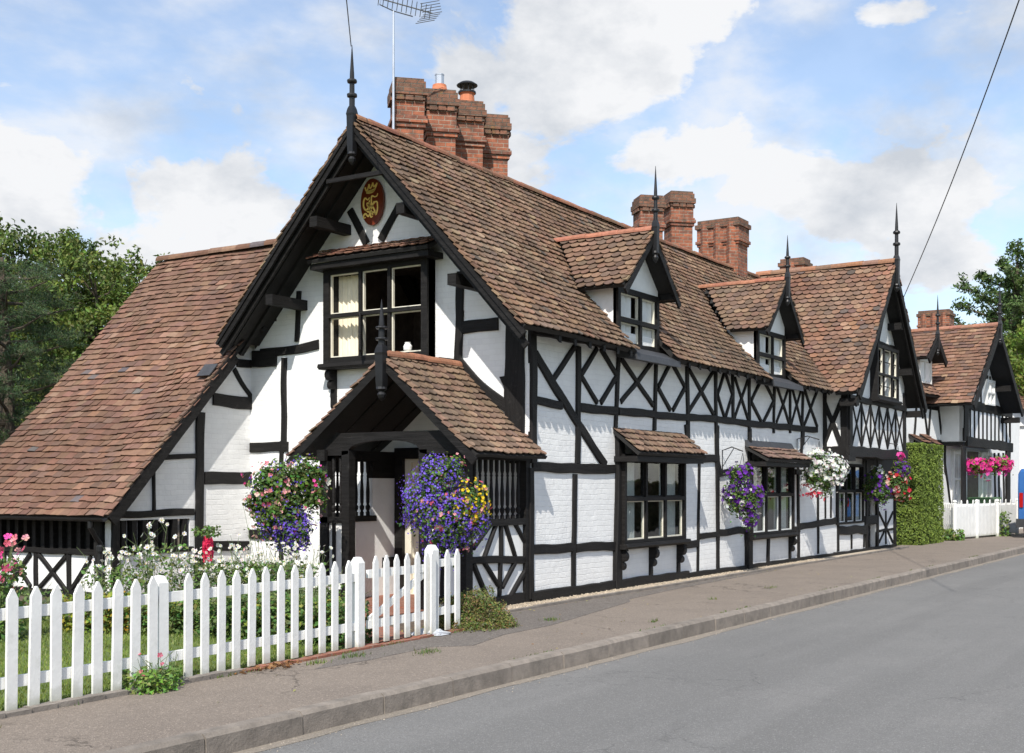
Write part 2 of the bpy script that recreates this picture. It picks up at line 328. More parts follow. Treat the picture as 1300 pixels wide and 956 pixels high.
def pick(pal):
    t = rnd.random(); acc = 0
    for wgt, c in pal:
        acc += wgt
        if t <= acc: break
    j = rnd.uniform(.82, 1.18)
    return tuple(max(.004, x * j * rnd.uniform(.95, 1.05)) for x in c)
PAL_MAIN = [(.48, (.160, .099, .066)), (.26, (.185, .113, .072)), (.14, (.132, .088, .064)), (.10, (.225, .155, .100)), (.02, (.100, .080, .066))]
PAL_WING = [(.58, (.160, .088, .060)), (.24, (.178, .098, .065)), (.14, (.142, .084, .062)), (.008, (.104, .090, .088)), (.04, (.21, .130, .09)), (.002, (.30, .10, .055))]
PAL_CROSS = [(.47, (.185, .103, .070)), (.26, (.215, .118, .076)), (.18, (.145, .088, .068)), (.07, (.235, .150, .10)), (.02, (.11, .085, .075))]
def tiles(name, O, U, S, ulen, slen, parent, keep=None, gauge=.14, tw=.18, club=True, pal=PAL_MAIN, sag=None, material='tile', lift=.022, th=.015):
    U = Vector(U).normalized(); S = Vector(S).normalized(); Nn = U.cross(S); O = Vector(O)
    if Nn.z < 0: Nn = -Nn
    mb = MB(); rows = int(round(slen / gauge)); gauge = slen / rows
    for r in range(rows):
        s0 = r * gauge; off = (r % 2) * .5 * tw; wob = rnd.random() * 10
        c = -1
        while True:
            c += 1; u0 = c * tw - off
            if u0 > ulen - .02: break
            a = max(u0, -.02); b = min(u0 + tw, ulen + .02)
            if b - a < .04: continue
            uc = (a + b) / 2
            if keep and not keep(O + U * uc + S * (s0 + gauge * .45)): continue
            a += .0025; b -= .0025; W = b - a
            ln = gauge * 1.25; top = min(s0 + ln, slen + .03)
            dl = rnd.uniform(-.010, .010) if club else rnd.uniform(-.014, .016); tl = rnd.uniform(-.007, .007) * (1 if club else 1.5); h0 = lift * rnd.uniform(.75, 1.35); sw = .012 * noise.noise((uc * .8, wob, r * .3))
            if club: ed = [(0, .050), (.12, .020), (.32, .004), (.5, 0), (.68, .004), (.88, .020), (1, .050)]
            else: ed = [(0, .0), (.5, rnd.uniform(-.004, .006)), (1, rnd.uniform(-.008, .008))]
            def Q(u, s, h):
                g = sag(u, s) if sag else 0
                return O + U * u + S * s + Nn * (g + h)
            lo = []; lb = []
            for (e, ds) in ed:
                u = a + W * e; s = s0 + ds + dl + sw; hh = h0 + tl * (e - .5) * 2
                lo.append(Q(u, s, hh + .012)); lb.append(Q(u, s + .002, hh + .012 - th))
            tp = [Q(b, top, .008), Q(a, top, .008)]
            n = len(lo); col = pick(pal); pc = O + U * uc + S * s0; kq = 1 + .30 * noise.noise(pc * .6) + .16 * noise.noise(pc * 2.3) + .12 * noise.noise((uc * 3.0, s0 * .4, 9)); gq = max(0, min(1, .35 + 1.1 * noise.noise(pc * .9 + Vector((31, 7, 2))))) * (.38 if club else .12); gv = (col[0] + col[1] + col[2]) / 3; col = tuple((x * (1 - gq) + y * gv * gq) * kq for x, y in zip(col, (1.22, 1.02, .76)))
            vs = lo + tp + lb; fs = [tuple(range(n + 2))]
            for i in range(n - 1): fs.append((n + 2 + i, n + 2 + i + 1, i + 1, i))
            fs.append((n + 2, 0, n + 1)); fs.append((n - 1, n + 2 + n - 1, n))
            mb.idx(vs, fs, col)
    return mb.build(name, M[material], parent, recalc=False)
def deck(name, O, U, S, ulen, slen, parent, keep=None, th=.07, cell=.12, sag=None, drop=.012, material='soffit'):
    U = Vector(U).normalized(); S = Vector(S).normalized(); Nn = U.cross(S); O = Vector(O)
    if Nn.z < 0: Nn = -Nn
    nu = max(1, int(ulen / cell)); ns = max(1, int(slen / cell)); K = {}
    for i in range(nu):
        for j in range(ns):
            if keep is None or keep(O + U * ((i + .5) / nu * ulen) + S * ((j + .5) / ns * slen)): K[(i, j)] = 1
    vid = {}; mb = MB(); V = mb.v
    def vv(i, j, k):
        key = (i, j, k)
        if key not in vid:
            u = i / nu * ulen; s = j / ns * slen; g = sag(u, s) if sag else 0
            vid[key] = len(V); V.append(O + U * u + S * s + Nn * (g - drop - (th if k else 0)))
        return vid[key]
    def add(*q): mb.f.append(list(q)); mb.c.append(None); mb.uv.append(None)
    for (i, j) in K:
        add(vv(i, j, 0), vv(i + 1, j, 0), vv(i + 1, j + 1, 0), vv(i, j + 1, 0)); add(vv(i, j + 1, 1), vv(i + 1, j + 1, 1), vv(i + 1, j, 1), vv(i, j, 1))
        if (i - 1, j) not in K: add(vv(i, j, 0), vv(i, j + 1, 0), vv(i, j + 1, 1), vv(i, j, 1))
        if (i + 1, j) not in K: add(vv(i + 1, j, 1), vv(i + 1, j + 1, 1), vv(i + 1, j + 1, 0), vv(i + 1, j, 0))
        if (i, j - 1) not in K: add(vv(i, j, 1), vv(i + 1, j, 1), vv(i + 1, j, 0), vv(i, j, 0))
        if (i, j + 1) not in K: add(vv(i, j + 1, 0), vv(i + 1, j + 1, 0), vv(i + 1, j + 1, 1), vv(i, j + 1, 1))
    return mb.build(name, M[material], parent, recalc=False)
def ridge(A, B, parent, pal=PAL_CROSS, r=.11, seg=.33, sagf=None, name='ridge_tiles'):
    A = Vector(A); B = Vector(B); Ln = (B - A).length; d = (B - A) / Ln; sd = d.cross(Vector((0, 0, 1))).normalized(); n = max(1, int(Ln / seg)); mb = MB()
    for i in range(n):
        a = A + d * (Ln * i / n); b = A + d * (Ln * (i + 1) / n + .015); hz = rnd.uniform(-.006, .006); col = pick(pal)
        if sagf: a = a + Vector((0, 0, sagf(i / n))); b = b + Vector((0, 0, sagf((i + 1) / n)))
        vs = []
        for p, rr in ((a, r * 1.03), (b, r * .97)):
            for k in range(9):
                t = math.pi * (k / 8 * 1.1 - .05); vs.append(p + sd * (rr * math.cos(t)) + Vector((0, 0, rr * .85 * math.sin(t) - .045 + hz)))
            for k in range(9):
                t = math.pi * ((8 - k) / 8 * 1.1 - .05); q = rr - .018; vs.append(p + sd * (q * math.cos(t)) + Vector((0, 0, q * .85 * math.sin(t) - .045 + hz)))
        fs = [(k, (k + 1) % 18, 18 + (k + 1) % 18, 18 + k) for k in range(18)] + [tuple(range(18))[::-1], tuple(range(18, 36))]
        mb.idx(vs, fs, col)
    return mb.build(name, M['tile'], parent)
def plate_board(name, parent, pts, wdt, th, mat_='black', nrm=Vector((-1, 0, 0)), scallop=False):
    """board along pts (top edge), hanging wdt below perpendicular to its run, thickness th along nrm"""
    pts = [Vector(p) for p in pts]; mb = MB()
    for a, b in zip(pts[:-1], pts[1:]):
        d = (b - a).normalized(); dn = d.cross(nrm); dn = dn if dn.z < 0 else -dn; dn.normalize()
        L_ = (b - a).length; n = max(2, int(L_ / .22)); low = []
        for i in range(n + 1):
            q = i / n; ww = wdt * (1 + .05 * noise.noise((q * L_ * 2, a.x, a.y)))
            low.append(a + d * (L_ * q) + dn * ww)
            if scallop and i < n: low.append(a + d * (L_ * (q + .5 / n)) + dn * (ww * .86))
        mb.prism([a, b] + low[::-1], nrm * th)
    return mb.build(name, M[mat_], parent)
def verge(name, parent, a, b, out, proj=.05, th=.026, step=.13, pal=PAL_MAIN, wid=.09):
    """ragged row of tile ends bedded along a verge from a to b; out = direction away from the roof"""
    a = Vector(a); b = Vector(b); d = (b - a); Ln = d.length; d.normalize(); out = Vector(out).normalized(); up_ = out.cross(d); up_ = up_ if up_.z > 0 else -up_; n = int(Ln / step); mb = MB()
    for i in range(n):
        c = a + d * (step * (i + .5)); t = th * rnd.uniform(.7, 1.2); p = proj * rnd.uniform(.55, 1.25)
        mb.obox(c + up_ * (rnd.uniform(-.004, .008)) + out * (p - wid / 2), d * (step * .53) + up_ * .012, out * (wid / 2), up_ * (t / 2), pick(pal))
    return mb.build(name, M['tile'], parent)
def finial(parent, base, h, r=.07, drop=.45, pendant=True):
    """turned black finial: square post through the apex, spike above, pendant below"""
    b = Vector(base); mb = MB()
    mb.lathe(b, [(r * .85, -drop), (r * .95, -drop * .8), (r * 1.0, -drop * .3), (r * 1.05, 0), (r * 1.15, .03), (r * .9, .1), (r * .62, .14)], 4, rot=math.pi / 4)
    k = h
    mb.lathe(b, [(r * .55, .12), (r * .55, k * .26), (r * .95, k * .27), (r * 1.0, k * .29), (r * .95, k * .31), (r * .5, k * .32), (r * .48, k * .46), (r * .9, k * .47), (r * .98, k * .49), (r * .9, k * .51),
                 (r * .45, k * .53), (r * .42, k * .60), (r * .2, k * .85), (r * .05, k)], 10)
    if pendant: mb.lathe(b, [(.01, -drop - .17), (r * .55, -drop - .13), (r * .75, -drop - .09), (r * .45, -drop - .05), (r * .9, -drop - .02), (r * .8, -drop + .01)], 10)
    return mb.build('finial', M['iron'], parent)
def window(parent, pl, u0, u1, z0, z1, proj, mull, trans, fw=.07, rmar=.25, fmat='black', sill=True, curt=None, room=1.6, top=None, inner='cream', name='window', cur='curtain', mw=.05, sillmat='black', glazing=None):
    """frame is the part; sill, panes, casements, curtains are its sub-parts. mull/trans = fractions"""
    mb = MB(); d0 = -.06; d1 = proj
    mb.pbox(pl, u0, u0 + fw, z0, z1, d0, d1); mb.pbox(pl, u1 - fw, u1, z0, z1, d0, d1)
    mb.pbox(pl, u0 + fw, u1 - fw, z1 - fw, z1, d0, d1 - .004); mb.pbox(pl, u0 + fw, u1 - fw, z0, z0 + fw * .8, d0, d1 - .004)
    iu0, iu1, iz0, iz1 = u0 + fw, u1 - fw, z0 + fw * .8, z1 - fw
    us = [iu0] + [iu0 + (iu1 - iu0) * q for q in mull] + [iu1]; zs = [iz0] + [iz0 + (iz1 - iz0) * q for q in trans] + [iz1]
    for q in us[1:-1]: mb.pbox(pl, q - mw / 2, q + mw / 2, iz0, iz1, d1 - .09, d1 - .008)
    for q in zs[1:-1]: mb.pbox(pl, iu0, iu1, q - mw / 2, q + mw / 2, d1 - .085, d1 + .006)
    fr = mb.build(name, M[fmat], parent)
    gd = d1 - .06; ca = MB(); gl = MB(); bars = MB(); cw = .017; cb = MB(); ca0 = ca
    for i in range(len(us) - 1):
        for j in range(len(zs) - 1):
            a = us[i] + (mw / 2 if i else 0); b = us[i + 1] - (mw / 2 if i < len(us) - 2 else 0); c = zs[j] + (mw / 2 if j else 0); e = zs[j + 1] - (mw / 2 if j < len(zs) - 2 else 0)
            ca = cb if (top and j == len(zs) - 2) else ca0
            ca.pbox(pl, a, a + cw, c, e, gd - .03, gd + .012); ca.pbox(pl, b - cw, b, c, e, gd - .03, gd + .012)
            ca.pbox(pl, a + cw, b - cw, c, c + cw * 1.3, gd - .03, gd + .010); ca.pbox(pl, a + cw, b - cw, e - cw, e, gd - .03, gd + .010)
            if glazing:
                nx, nz_ = glazing; gb = bars
                for q in range(1, nx): x = a + (b - a) * q / nx; gb.pbox(pl, x - .009, x + .009, c + cw, e - cw, gd - .012, gd + .009)
                for q in range(1, nz_): x = c + (e - c) * q / nz_; gb.pbox(pl, a + cw, b - cw, x - .009, x + .009, gd - .011, gd + .008)
            gl.pbox(pl, a + cw - .004, b - cw + .004, c + cw, e - cw + .004, gd - .006, gd)
    if bars.v: bars.build('glazing_bars', M['whitepaint' if fmat == 'whitepaint' else 'black'], fr)
    ca = ca0; ca.build('casement', M[inner], fr)
    if cb.v: cb.build('casement', M[top], fr); gl.build('pane', M['glass'], fr)
    if curt:
        for (q0, q1) in curt:
            cm = MB(); n = 26; pts = []
            for i in range(n + 1):
                u = iu0 + (iu1 - iu0) * (q0 + (q1 - q0) * i / n); pts.append((u, -.10 + proj * .3 + .022 * math.sin(i * 1.55) + .012 * math.sin(i * .6)))
            vs = [pl.P(u, iz0 + .01, d) for u, d in pts] + [pl.P(u, iz1, d * .9 - .005) for u, d in pts]
            vs += [pl.P(u, iz0 + .01, d - .004) for u, d in pts] + [pl.P(u, iz1, d * .9 - .009) for u, d in pts]; m = n + 1
            cm.idx(vs, [(i, i + 1, m + i + 1, m + i) for i in range(n)] + [(2 * m + i + 1, 2 * m + i, 3 * m + i, 3 * m + i + 1) for i in range(n)])
            cm.build('curtain', M[cur], fr, smooth=True, recalc=False)
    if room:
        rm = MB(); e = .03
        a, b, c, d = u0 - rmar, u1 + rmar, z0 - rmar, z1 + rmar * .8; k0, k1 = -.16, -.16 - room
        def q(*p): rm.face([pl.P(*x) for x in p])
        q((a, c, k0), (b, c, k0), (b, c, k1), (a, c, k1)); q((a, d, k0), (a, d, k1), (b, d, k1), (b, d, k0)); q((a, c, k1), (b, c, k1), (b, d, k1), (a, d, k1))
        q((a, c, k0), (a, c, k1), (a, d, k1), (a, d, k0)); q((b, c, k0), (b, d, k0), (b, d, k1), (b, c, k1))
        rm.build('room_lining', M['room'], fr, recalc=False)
    if sill:
        sm = MB(); h = .085; sm.prism([pl.P(u0 - .06, z0 - .002, -.02), pl.P(u0 - .06, z0 - .002, proj + .05), pl.P(u0 - .06, z0 - h * .6, proj + .07), pl.P(u0 - .06, z0 - h, proj + .03), pl.P(u0 - .06, z0 - h, -.02)], pl.u * (u1 - u0 + .12))
        sm.build('sill', M[sillmat], fr)
    return fr
def bracket(parent, pl, u, ztop, h, w=.09, d=.16):
    """scrolled wooden bracket: two rolls, one above the other"""
    prof = [(0, 0), (d, 0), (d * 1.02, -.03)]
    for i in range(7): t = math.pi * (.35 - i / 6 * .95); prof.append((d * .62 + .075 * math.cos(t), -.11 + .085 * math.sin(t)))
    for i in range(7): t = math.pi * (.35 - i / 6 * .95); prof.append((d * .42 + .06 * math.cos(t), -.26 + .065 * math.sin(t)))
    prof += [(d * .3, -.34), (d * .32, -h + .04), (d * .2, -h), (0, -h)]
    mb = MB(); mb.prism([pl.P(u - w / 2, ztop + z, max(.0, dd) - .01) for dd, z in prof], pl.u * w)
    return mb.build('bracket', M['black'], parent)
def baluster_mb(mb, p, h, r=.028):
    mb.lathe(p, [(r, 0), (r * 1.05, h * .06), (r * .55, h * .08), (r * 1.1, h * .12), (r * 1.3, h * .16), (r * .6, h * .2), (r * .9, h * .24), (r * 1.0, h * .42), (r * .75, h * .55), (r * .55, h * .68), (r * .75, h * .7), (r * .55, h * .73), (r * .95, h * .78), (r, h * .9), (r, h)], 8)

# leaf and flower clumps
def leaf_quad(mb, p, n, size, col, asp=.5):
    n = n.normalized(); a = n.cross(Vector((rnd.uniform(-1, 1), rnd.uniform(-1, 1), rnd.uniform(-1, 1)))); a.normalize(); b = n.cross(a)
    L_ = size; W = size * asp
    mb.face([p - a * L_ * .5, p + b * W * .5 - a * L_ * .05 + n * L_ * .05, p + a * L_ * .5, p - b * W * .5 - a * L_ * .05 + n * L_ * .05], col)
def flower(mb, p, n, r, col, petals=5, eye=None):
    n = n.normalized(); a = n.cross(Vector((.3, .2, 1))); a = a if a.length > .01 else Vector((1, 0, 0)); a.normalize(); b = n.cross(a); t0 = rnd.random() * 6
    c = p - n * r * .3; ring = []
    for k in range(petals):
        t = t0 + 2 * math.pi * k / petals; e = 2 * math.pi / petals * .42; rr = r * rnd.uniform(.85, 1.1)
        mb.face([c, p + (a * math.cos(t - e) + b * math.sin(t - e)) * rr * .85, p + (a * math.cos(t) + b * math.sin(t)) * rr, p + (a * math.cos(t + e) + b * math.sin(t + e)) * rr * .85], tuple(x * rnd.uniform(.85, 1.1) for x in col))
    if eye: mb.face([p + (a * math.cos(t0 + k * 1.57) + b * math.sin(t0 + k * 1.57)) * r * .28 + n * r * .05 for k in range(4)], eye)
def rdir():
    z = rnd.uniform(-1, 1); t = rnd.uniform(0, 2 * math.pi); r = math.sqrt(1 - z * z); return Vector((r * math.cos(t), r * math.sin(t), z))
GREENS = [(.075, .135, .03), (.10, .17, .035), (.05, .10, .025), (.13, .20, .05)]
# ================================================================== GROUND
def sheet(name, pts, z0, z1, mt, kind='structure'):
    mb = MB(); mb.prism([(x, y, z0) for x, y in pts], (0, 0, z1 - z0)); o = mb.build(name, mt); return tag(o, kind=kind)
def ground_mat(name, col, speck, patch, crack, chip=190, ps=.6, pamt=.6, streak=0):
    m = bpy.data.materials.new(name); m.use_nodes = True; t = m.node_tree; n = t.nodes; l = t.links; b = n['Principled BSDF']; b.inputs['Roughness'].default_value = .9; b.inputs['Specular IOR Level'].default_value = .3
    tc_ = n.new('ShaderNodeTexCoord'); V = tc_.outputs['Object']
    def noi(sc, det=5, ro=.6, vec=None):
        q = n.new('ShaderNodeTexNoise'); l.new(vec or V, q.inputs['Vector']); q.inputs['Scale'].default_value = sc; q.inputs['Detail'].default_value = det; q.inputs['Roughness'].default_value = ro; return q
    def rng(s, a, b_, c, d): q = n.new('ShaderNodeMapRange'); l.new(s, q.inputs[0]); q.inputs[1].default_value = a; q.inputs[2].default_value = b_; q.inputs[3].default_value = c; q.inputs[4].default_value = d; return q.outputs[0]
    def mix(f, a, b_):
        q = n.new('ShaderNodeMix'); q.data_type = 'RGBA'; l.new(f, q.inputs[0]); (l.new(a, q.inputs[6]) if hasattr(a, 'is_linked') else setattr(q.inputs[6], 'default_value', (*a, 1))); q.inputs[7].default_value = (*b_, 1); return q.outputs[2]
    vo = n.new('ShaderNodeTexVoronoi'); l.new(V, vo.inputs['Vector']); vo.inputs['Scale'].default_value = chip; sepc = n.new('ShaderNodeSeparateColor'); l.new(vo.outputs['Color'], sepc.inputs[0])
    c = mix(rng(noi(ps, 7, .65).outputs[0], .45, .62, 0, pamt), col, patch)
    if streak:
        mp_ = n.new('ShaderNodeMapping'); l.new(V, mp_.inputs[0]); mp_.inputs['Scale'].default_value = (.06, 1.1, 1); c = mix(rng(noi(1.3, 4, .5, mp_.outputs[0]).outputs[0], .48, .62, 0, .55), c, tuple(x * .80 for x in col))
    c = mix(rng(noi(9, 6, .7).outputs[0], .5, .75, 0, .35), c, tuple(x * .72 for x in col))
    c = mix(rng(sepc.outputs[0], .80, .95, 0, .75), c, tuple(x * (1 + speck) for x in col)); c = mix(rng(sepc.outputs[1], .82, .95, 0, .7), c, tuple(x * (1 - speck * .55) for x in col))
    dist = n.new('ShaderNodeVectorMath'); dist.operation = 'MULTIPLY_ADD'; nc = noi(1.6, 5); l.new(nc.outputs['Color'], dist.inputs[0]); dist.inputs[1].default_value = (.9, .9, .9); l.new(V, dist.inputs[2])
    ve = n.new('ShaderNodeTexVoronoi'); ve.feature = 'DISTANCE_TO_EDGE'; l.new(dist.outputs[0], ve.inputs['Vector']); ve.inputs['Scale'].default_value = .42
    ck = n.new('ShaderNodeMath'); ck.operation = 'MULTIPLY'; l.new(rng(ve.outputs['Distance'], .0015, .007, crack, 0), ck.inputs[0]); l.new(rng(noi(.35).outputs[0], .46, .56, 0, 1), ck.inputs[1])
    c = mix(ck.outputs[0], c, tuple(x * .35 for x in col)); l.new(c, b.inputs['Base Color'])
    bp = n.new('ShaderNodeBump'); bp.inputs['Distance'].default_value = .006; bp.inputs['Strength'].default_value = .8; l.new(vo.outputs['Distance'], bp.inputs['Height'])
    b2 = n.new('ShaderNodeBump'); b2.inputs['Distance'].default_value = .03; b2.inputs['Strength'].default_value = .35; l.new(noi(5, 8, .7).outputs[0], b2.inputs['Height']); l.new(bp.outputs[0], b2.inputs['Normal']); l.new(b2.outputs[0], b.inputs['Normal'])
    return m
M['asphalt'] = ground_mat('road_asphalt', (.168, .166, .160), .55, (.195, .191, .183), .35, chip=120, streak=1)
M['pave'] = ground_mat('pavement_asphalt', (.205, .172, .142), .55, (.160, .134, .112), .8, chip=90, ps=.9)
M['patch'] = ground_mat('tarmac_repair', (.140, .124, .110), .8, (.115, .102, .092), .3, chip=70, ps=1.2)
M['asphalt_old'] = mat('road_asphalt', (.150, .151, .152), .85, nscale=.9, namp=.10, bump=.6, bscale=220, bdist=.006, extra=((.20, .195, .18), 1.2, .55, .75, .5))
M['pave_old'] = mat('pavement_asphalt', (.178, .155, .134), .9, nscale=2.5, namp=.16, bump=.7, bscale=160, bdist=.008, extra=((.092, .086, .08), .55, .50, .60, .7))
M['kerbstone'] = mat('kerb_stone', None, .9, attr=True, nscale=6, namp=.25, bump=.7, bscale=50, extra=((.10, .09, .075), 4, .5, .7, .6))
M['kerb'] = mat('kerb_concrete', (.205, .18, .155), .9, nscale=5, namp=.25, bump=.6, bscale=60, extra=((.10, .09, .075), 4, .5, .7, .6))
M['earth'] = mat('soil', (.11, .08, .055), .95, nscale=7, namp=.35, bump=.9, bscale=18, bdist=.04)
M['grassg'] = mat('lawn_ground', (.10, .14, .035), .9, nscale=6, namp=.3, bump=.6, bscale=80, bdist=.02)
M['gravel'] = mat('gravel_stone', (.40, .34, .26), .9, nscale=40, namp=.35, bump=.4)
M['grassblade'] = mat('grass_blades', None, .6, attr=True, nscale=2, namp=.2, bump=0, trans=.3)
sheet('ground', [(-900, -900), (900, -900), (900, 900), (-900, 900)], -.5, -.175, M['grassg'])
sheet('road', [(-80, -11), (160, -30), (160, -14.0), (60, -5.4), (30, -3.45), (21, -2.86), (-80, -2.86)], -.19, -.160, M['asphalt'])
sheet('pavement', [(-80, -2.74), (21, -2.74), (30, -3.33), (60, -5.25), (60, 1.0), (17.9, 0.05), (-1.5, -.02), (-3.1, -.98), (-9.5, -1.28), (-80, -2)], -.17, 0, M['pave'])
pt_ = [at(x_, 1.6 * FPX / (y_ - HY), z=0) for x_, y_ in ((400, 850), (470, 838), (545, 822), (600, 820), (640, 806), (700, 794), (800, 764))]
sheet('tarmac_patch', [(p.x, p.y) for p in pt_] + [(1.2, -.9), (3.0, -.75), (6.0, -.62), (9.0, -.50), (-1.3, -.50), (-2.9, -1.06), (-5.2, -1.16)], -.01, .004, M['patch'])
sheet('garden_ground', [(-80, -1.9), (-9.5, -1.2), (-3.1, -.92), (-1.5, .06), (17.9, .10), (60, 1.06), (60, 70), (-80, 70)], -.129, -.035, M['earth'])
sheet('lawn', [(-40, -1.45), (-9.5, -1.14), (-3.75, -.88), (-3.3, 1.2), (-4.6, 2.4), (-4.7, 5.0), (-5.4, 8), (-40, 14)], -.036, -.012, M['grassg'])
sheet('brick_path', [(-4.75, -.92), (-3.8, -.90), (-2.6, .6), (-1.5, .6), (-1.5, 1.98), (-3.0, 1.98), (-4.1, .6)], -.0355, .004, M['redbrick'])
# kerb stones: separate stones along the road edge
mb = MB(); x = -24.0
while x < 20.9:
    L_ = .91; j = rnd.uniform(-.006, .006)
    prof = [(-2.868 + j, -.19), (-2.735 + j, -.19), (-2.735 + j, .007), (-2.835 + j, .005), (-2.862 + j, -.022)]
    k_ = rnd.uniform(.82, 1.15); mb.prism([(x + .006, yy, zz + j * .5) for yy, zz in prof], (L_ - .012, 0, 0), (.22 * k_, .19 * k_, .16 * k_)); x += L_
a = Vector((21, -2.86, 0)); b = Vector((60, -5.37, 0)); d = (b - a).normalized(); s = Vector((d.y, -d.x, 0))
for i in range(42):
    p = a + d * (i * .915 + .46) + Vector((0, .06, -.068)); mb.obox(p - Vector((0, 0, .03)), d * .45, s * .06, Vector((0, 0, .10)), (.22, .19, .16))
tag(mb.build('kerb', M['kerbstone']), kind='structure')
# thin channel strip of paler asphalt dust beside the kerb
mb = MB(); edge = [(-30 + i * .4, -2.97 - .05 * noise.noise((i * .3, 0, 0)) - rnd.uniform(0, .03)) for i in range(126)]
mb.prism([(x_, y_, -.1595) for x_, y_ in edge] + [(20.0, -2.85, -.1595), (-30, -2.85, -.1595)], (0, 0, .0035)); M['dust'] = ground_mat('gutter_dust', (.235, .205, .170), .5, (.19, .17, .14), 0, chip=110, ps=2); tag(mb.build('gutter_dust', M['dust']), kind='structure')
# concrete edging and gravel strip along the foot of the street wall
mb = MB(); x = -1.45
while x < 17:
    mb.box(x + .003, x + .905, -.46 + rnd.uniform(-.004, .004), -.39, -.06, .035 + rnd.uniform(-.006, .006)); x += .91
tag(mb.build('edging_strip', M['kerb']), kind='structure')
sheet('gravel_strip', [(-1.45, -.39), (17, -.39), (17, .05), (-1.45, .05)], -.05, .012, M['gravel'])
mb = MB()
for i in range(2600):
    xx = -1.4 + 13 * rnd.random() ** 1.4; yy = rnd.uniform(-.38, -.03); r = rnd.uniform(.006, .016); c = Vector((xx, yy, .012 + r * .4))
    k = rnd.uniform(.6, 1.3); vs = [c + Vector((rnd.uniform(.8, 1.3) * r * sx, 0, 0)) for sx in (1, -1)] + [c + Vector((0, r * sy, 0)) for sy in (1, -1)] + [c + Vector((0, 0, r * .7)), c - Vector((0, 0, r * .7))]
    mb.idx(vs, [(0, 2, 4), (2, 1, 4), (1, 3, 4), (3, 0, 4), (2, 0, 5), (1, 2, 5), (3, 1, 5), (0, 3, 5)], (.42 * k, .35 * k, .26 * k))
M['pebble'] = mat('pebbles', None, .8, attr=True, nscale=20, namp=.1, bump=0)
tag(mb.build('pebbles', M['pebble'], recalc=False), kind='stuff')
# brick and stone edging under the fence
mb = MB(); mb2 = MB(); x = -10.6
while x < -3.2:
    yy = -1.26 + .036 * (x + 9.5); L_ = .215
    (mb if x > -6.6 else mb2).box(x + .004, x + L_ - .003, yy - .05, yy + .06, -.06, (.022 if x > -6.6 else .035) + rnd.uniform(-.005, .005)); x += L_
tag(mb.build('brick_edging', M['redbrick']), kind='structure'); tag(mb2.build('stone_edging', M['kerb']), kind='structure')

# ================================================================== THE LONG TIMBER FRAMED COTTAGE
TM = 1.088; RY = 2.42; RZ = 6.78; EY = -.44; EZ = RZ0 = 3.668
zmain = lambda y: RZ - TM * abs(y - RY)
CX, CZ, CT, CH = 14.6, 6.8, 1.12, 2.85
zcross = lambda x: CZ - CT * abs(x - CX)
DORM = [dict(xm=3.13, h=.96, a=2.44, b=3.87, ze=4.62, zr=5.6), dict(xm=9.02, h=1.02, a=8.2, b=9.72, ze=4.60, zr=5.66)]
H = thing('timber_framed_cottage', 'long black and white timber framed cottage with brown tiled roof, dormers and garden porch', 'cottage', (8, 2.6, 0))
W = {}
# window openings (u0,u1,z0,z1)
def opx(pl, tl, br, d=0):
    a = pl.px(*tl, d); b = pl.px(*br, d); return (a[0], b[0], b[1], a[1])
w1 = (1.98, 3.78, .68, 2.07)
w1 = (PST.px(*zD(150, 160), .12)[0], PST.px(*zD(503, 160), .12)[0], .70, 2.08)
w2 = (PST.px(*zE(262, 200), .10)[0], PST.px(*zE(522, 200), .10)[0], .64, 2.06)
w3 = (PST.px(*zE(785, 240), .04)[0], PST.px(*zE(948, 240), .04)[0], .70, 2.10)
dr = (w3[1] + .35, w3[1] + 1.15, .02, 2.1)
R4 = lambda pl, r, e=0: [pl.P(r[0] + e, r[2] + e), pl.P(r[1] - e, r[2] + e), pl.P(r[1] - e, r[3] - e), pl.P(r[0] + e, r[3] - e)]
mb = MB(); mb.slab([PST.P(0, -.05), PST.P(17.9, -.05), PST.P(17.9, 3.98), PST.P(0, 3.98)], [R4(PST, w1, .03), R4(PST, w2, .03), R4(PST, w3, .03), R4(PST, dr)], (0, .14, 0))
mb.build('street_wall', M['white'], H)
ow = (PGA.px(409, 400, .22)[0], PGA.px(541, 400, .22)[0]); og = (min(ow) + .05, max(ow) - .05, 3.47, 4.80)
gd = (1.02, 2.13, .02, 1.98)
mb = MB(); mb.slab([PGA.P(.14, -.05), PGA.P(5.37, -.05), PGA.P(5.37, 3.5), PGA.P(RY, 6.62), PGA.P(.14, 4.02)], [R4(PGA, og, .03), R4(PGA, gd)], (.13, 0, 0))
mb.build('gable_wall', M['white'], H)
mb = MB(); mb.box(17.77, 17.9, .1, 5.2, -.05, 3.9); mb.box(0, 17.8, 5.3, 5.45, -.05, 3.6); mb.build('rear_wall', M['white'], H)

# ---- main roof
nm = Vector((0, -TM, 1)).normalized()
sagm = lambda u, s: -.05 * math.sin(math.pi * min(1, s / 4.2)) + .028 * noise.noise((u * .45, s * .5, 0)) + .012 * noise.noise((u * 1.6, s * 1.4, 5)) - .07 * math.sin(math.pi * min(1, max(0, (u - 1) / 17)))
def km(p):
    z = zmain(p.y)
    for D in DORM:
        if D['a'] - .02 < p.x < D['b'] + .02 and z < D['zr'] - (D['zr'] - D['ze']) / D['h'] * abs(p.x - D['xm']) - .05: return False
    if abs(p.x - CX) < CH and z < zcross(p.x) - .04: return False
    return True
S1 = Vector((0, RY - EY, RZ - EZ)); L1 = S1.length
rf = deck('roof', (-.8, EY, EZ), (1, 0, 0), S1, 18.4, L1, H, km, sag=sagm)
tiles('roof_tiles', (-.8, EY - .02, EZ - .02), (1, 0, 0), S1, 18.4, L1, rf, km, gauge=.132, tw=.165, sag=sagm)
S2 = Vector((0, RY - 5.1, RZ - 3.86)); L2 = S2.length
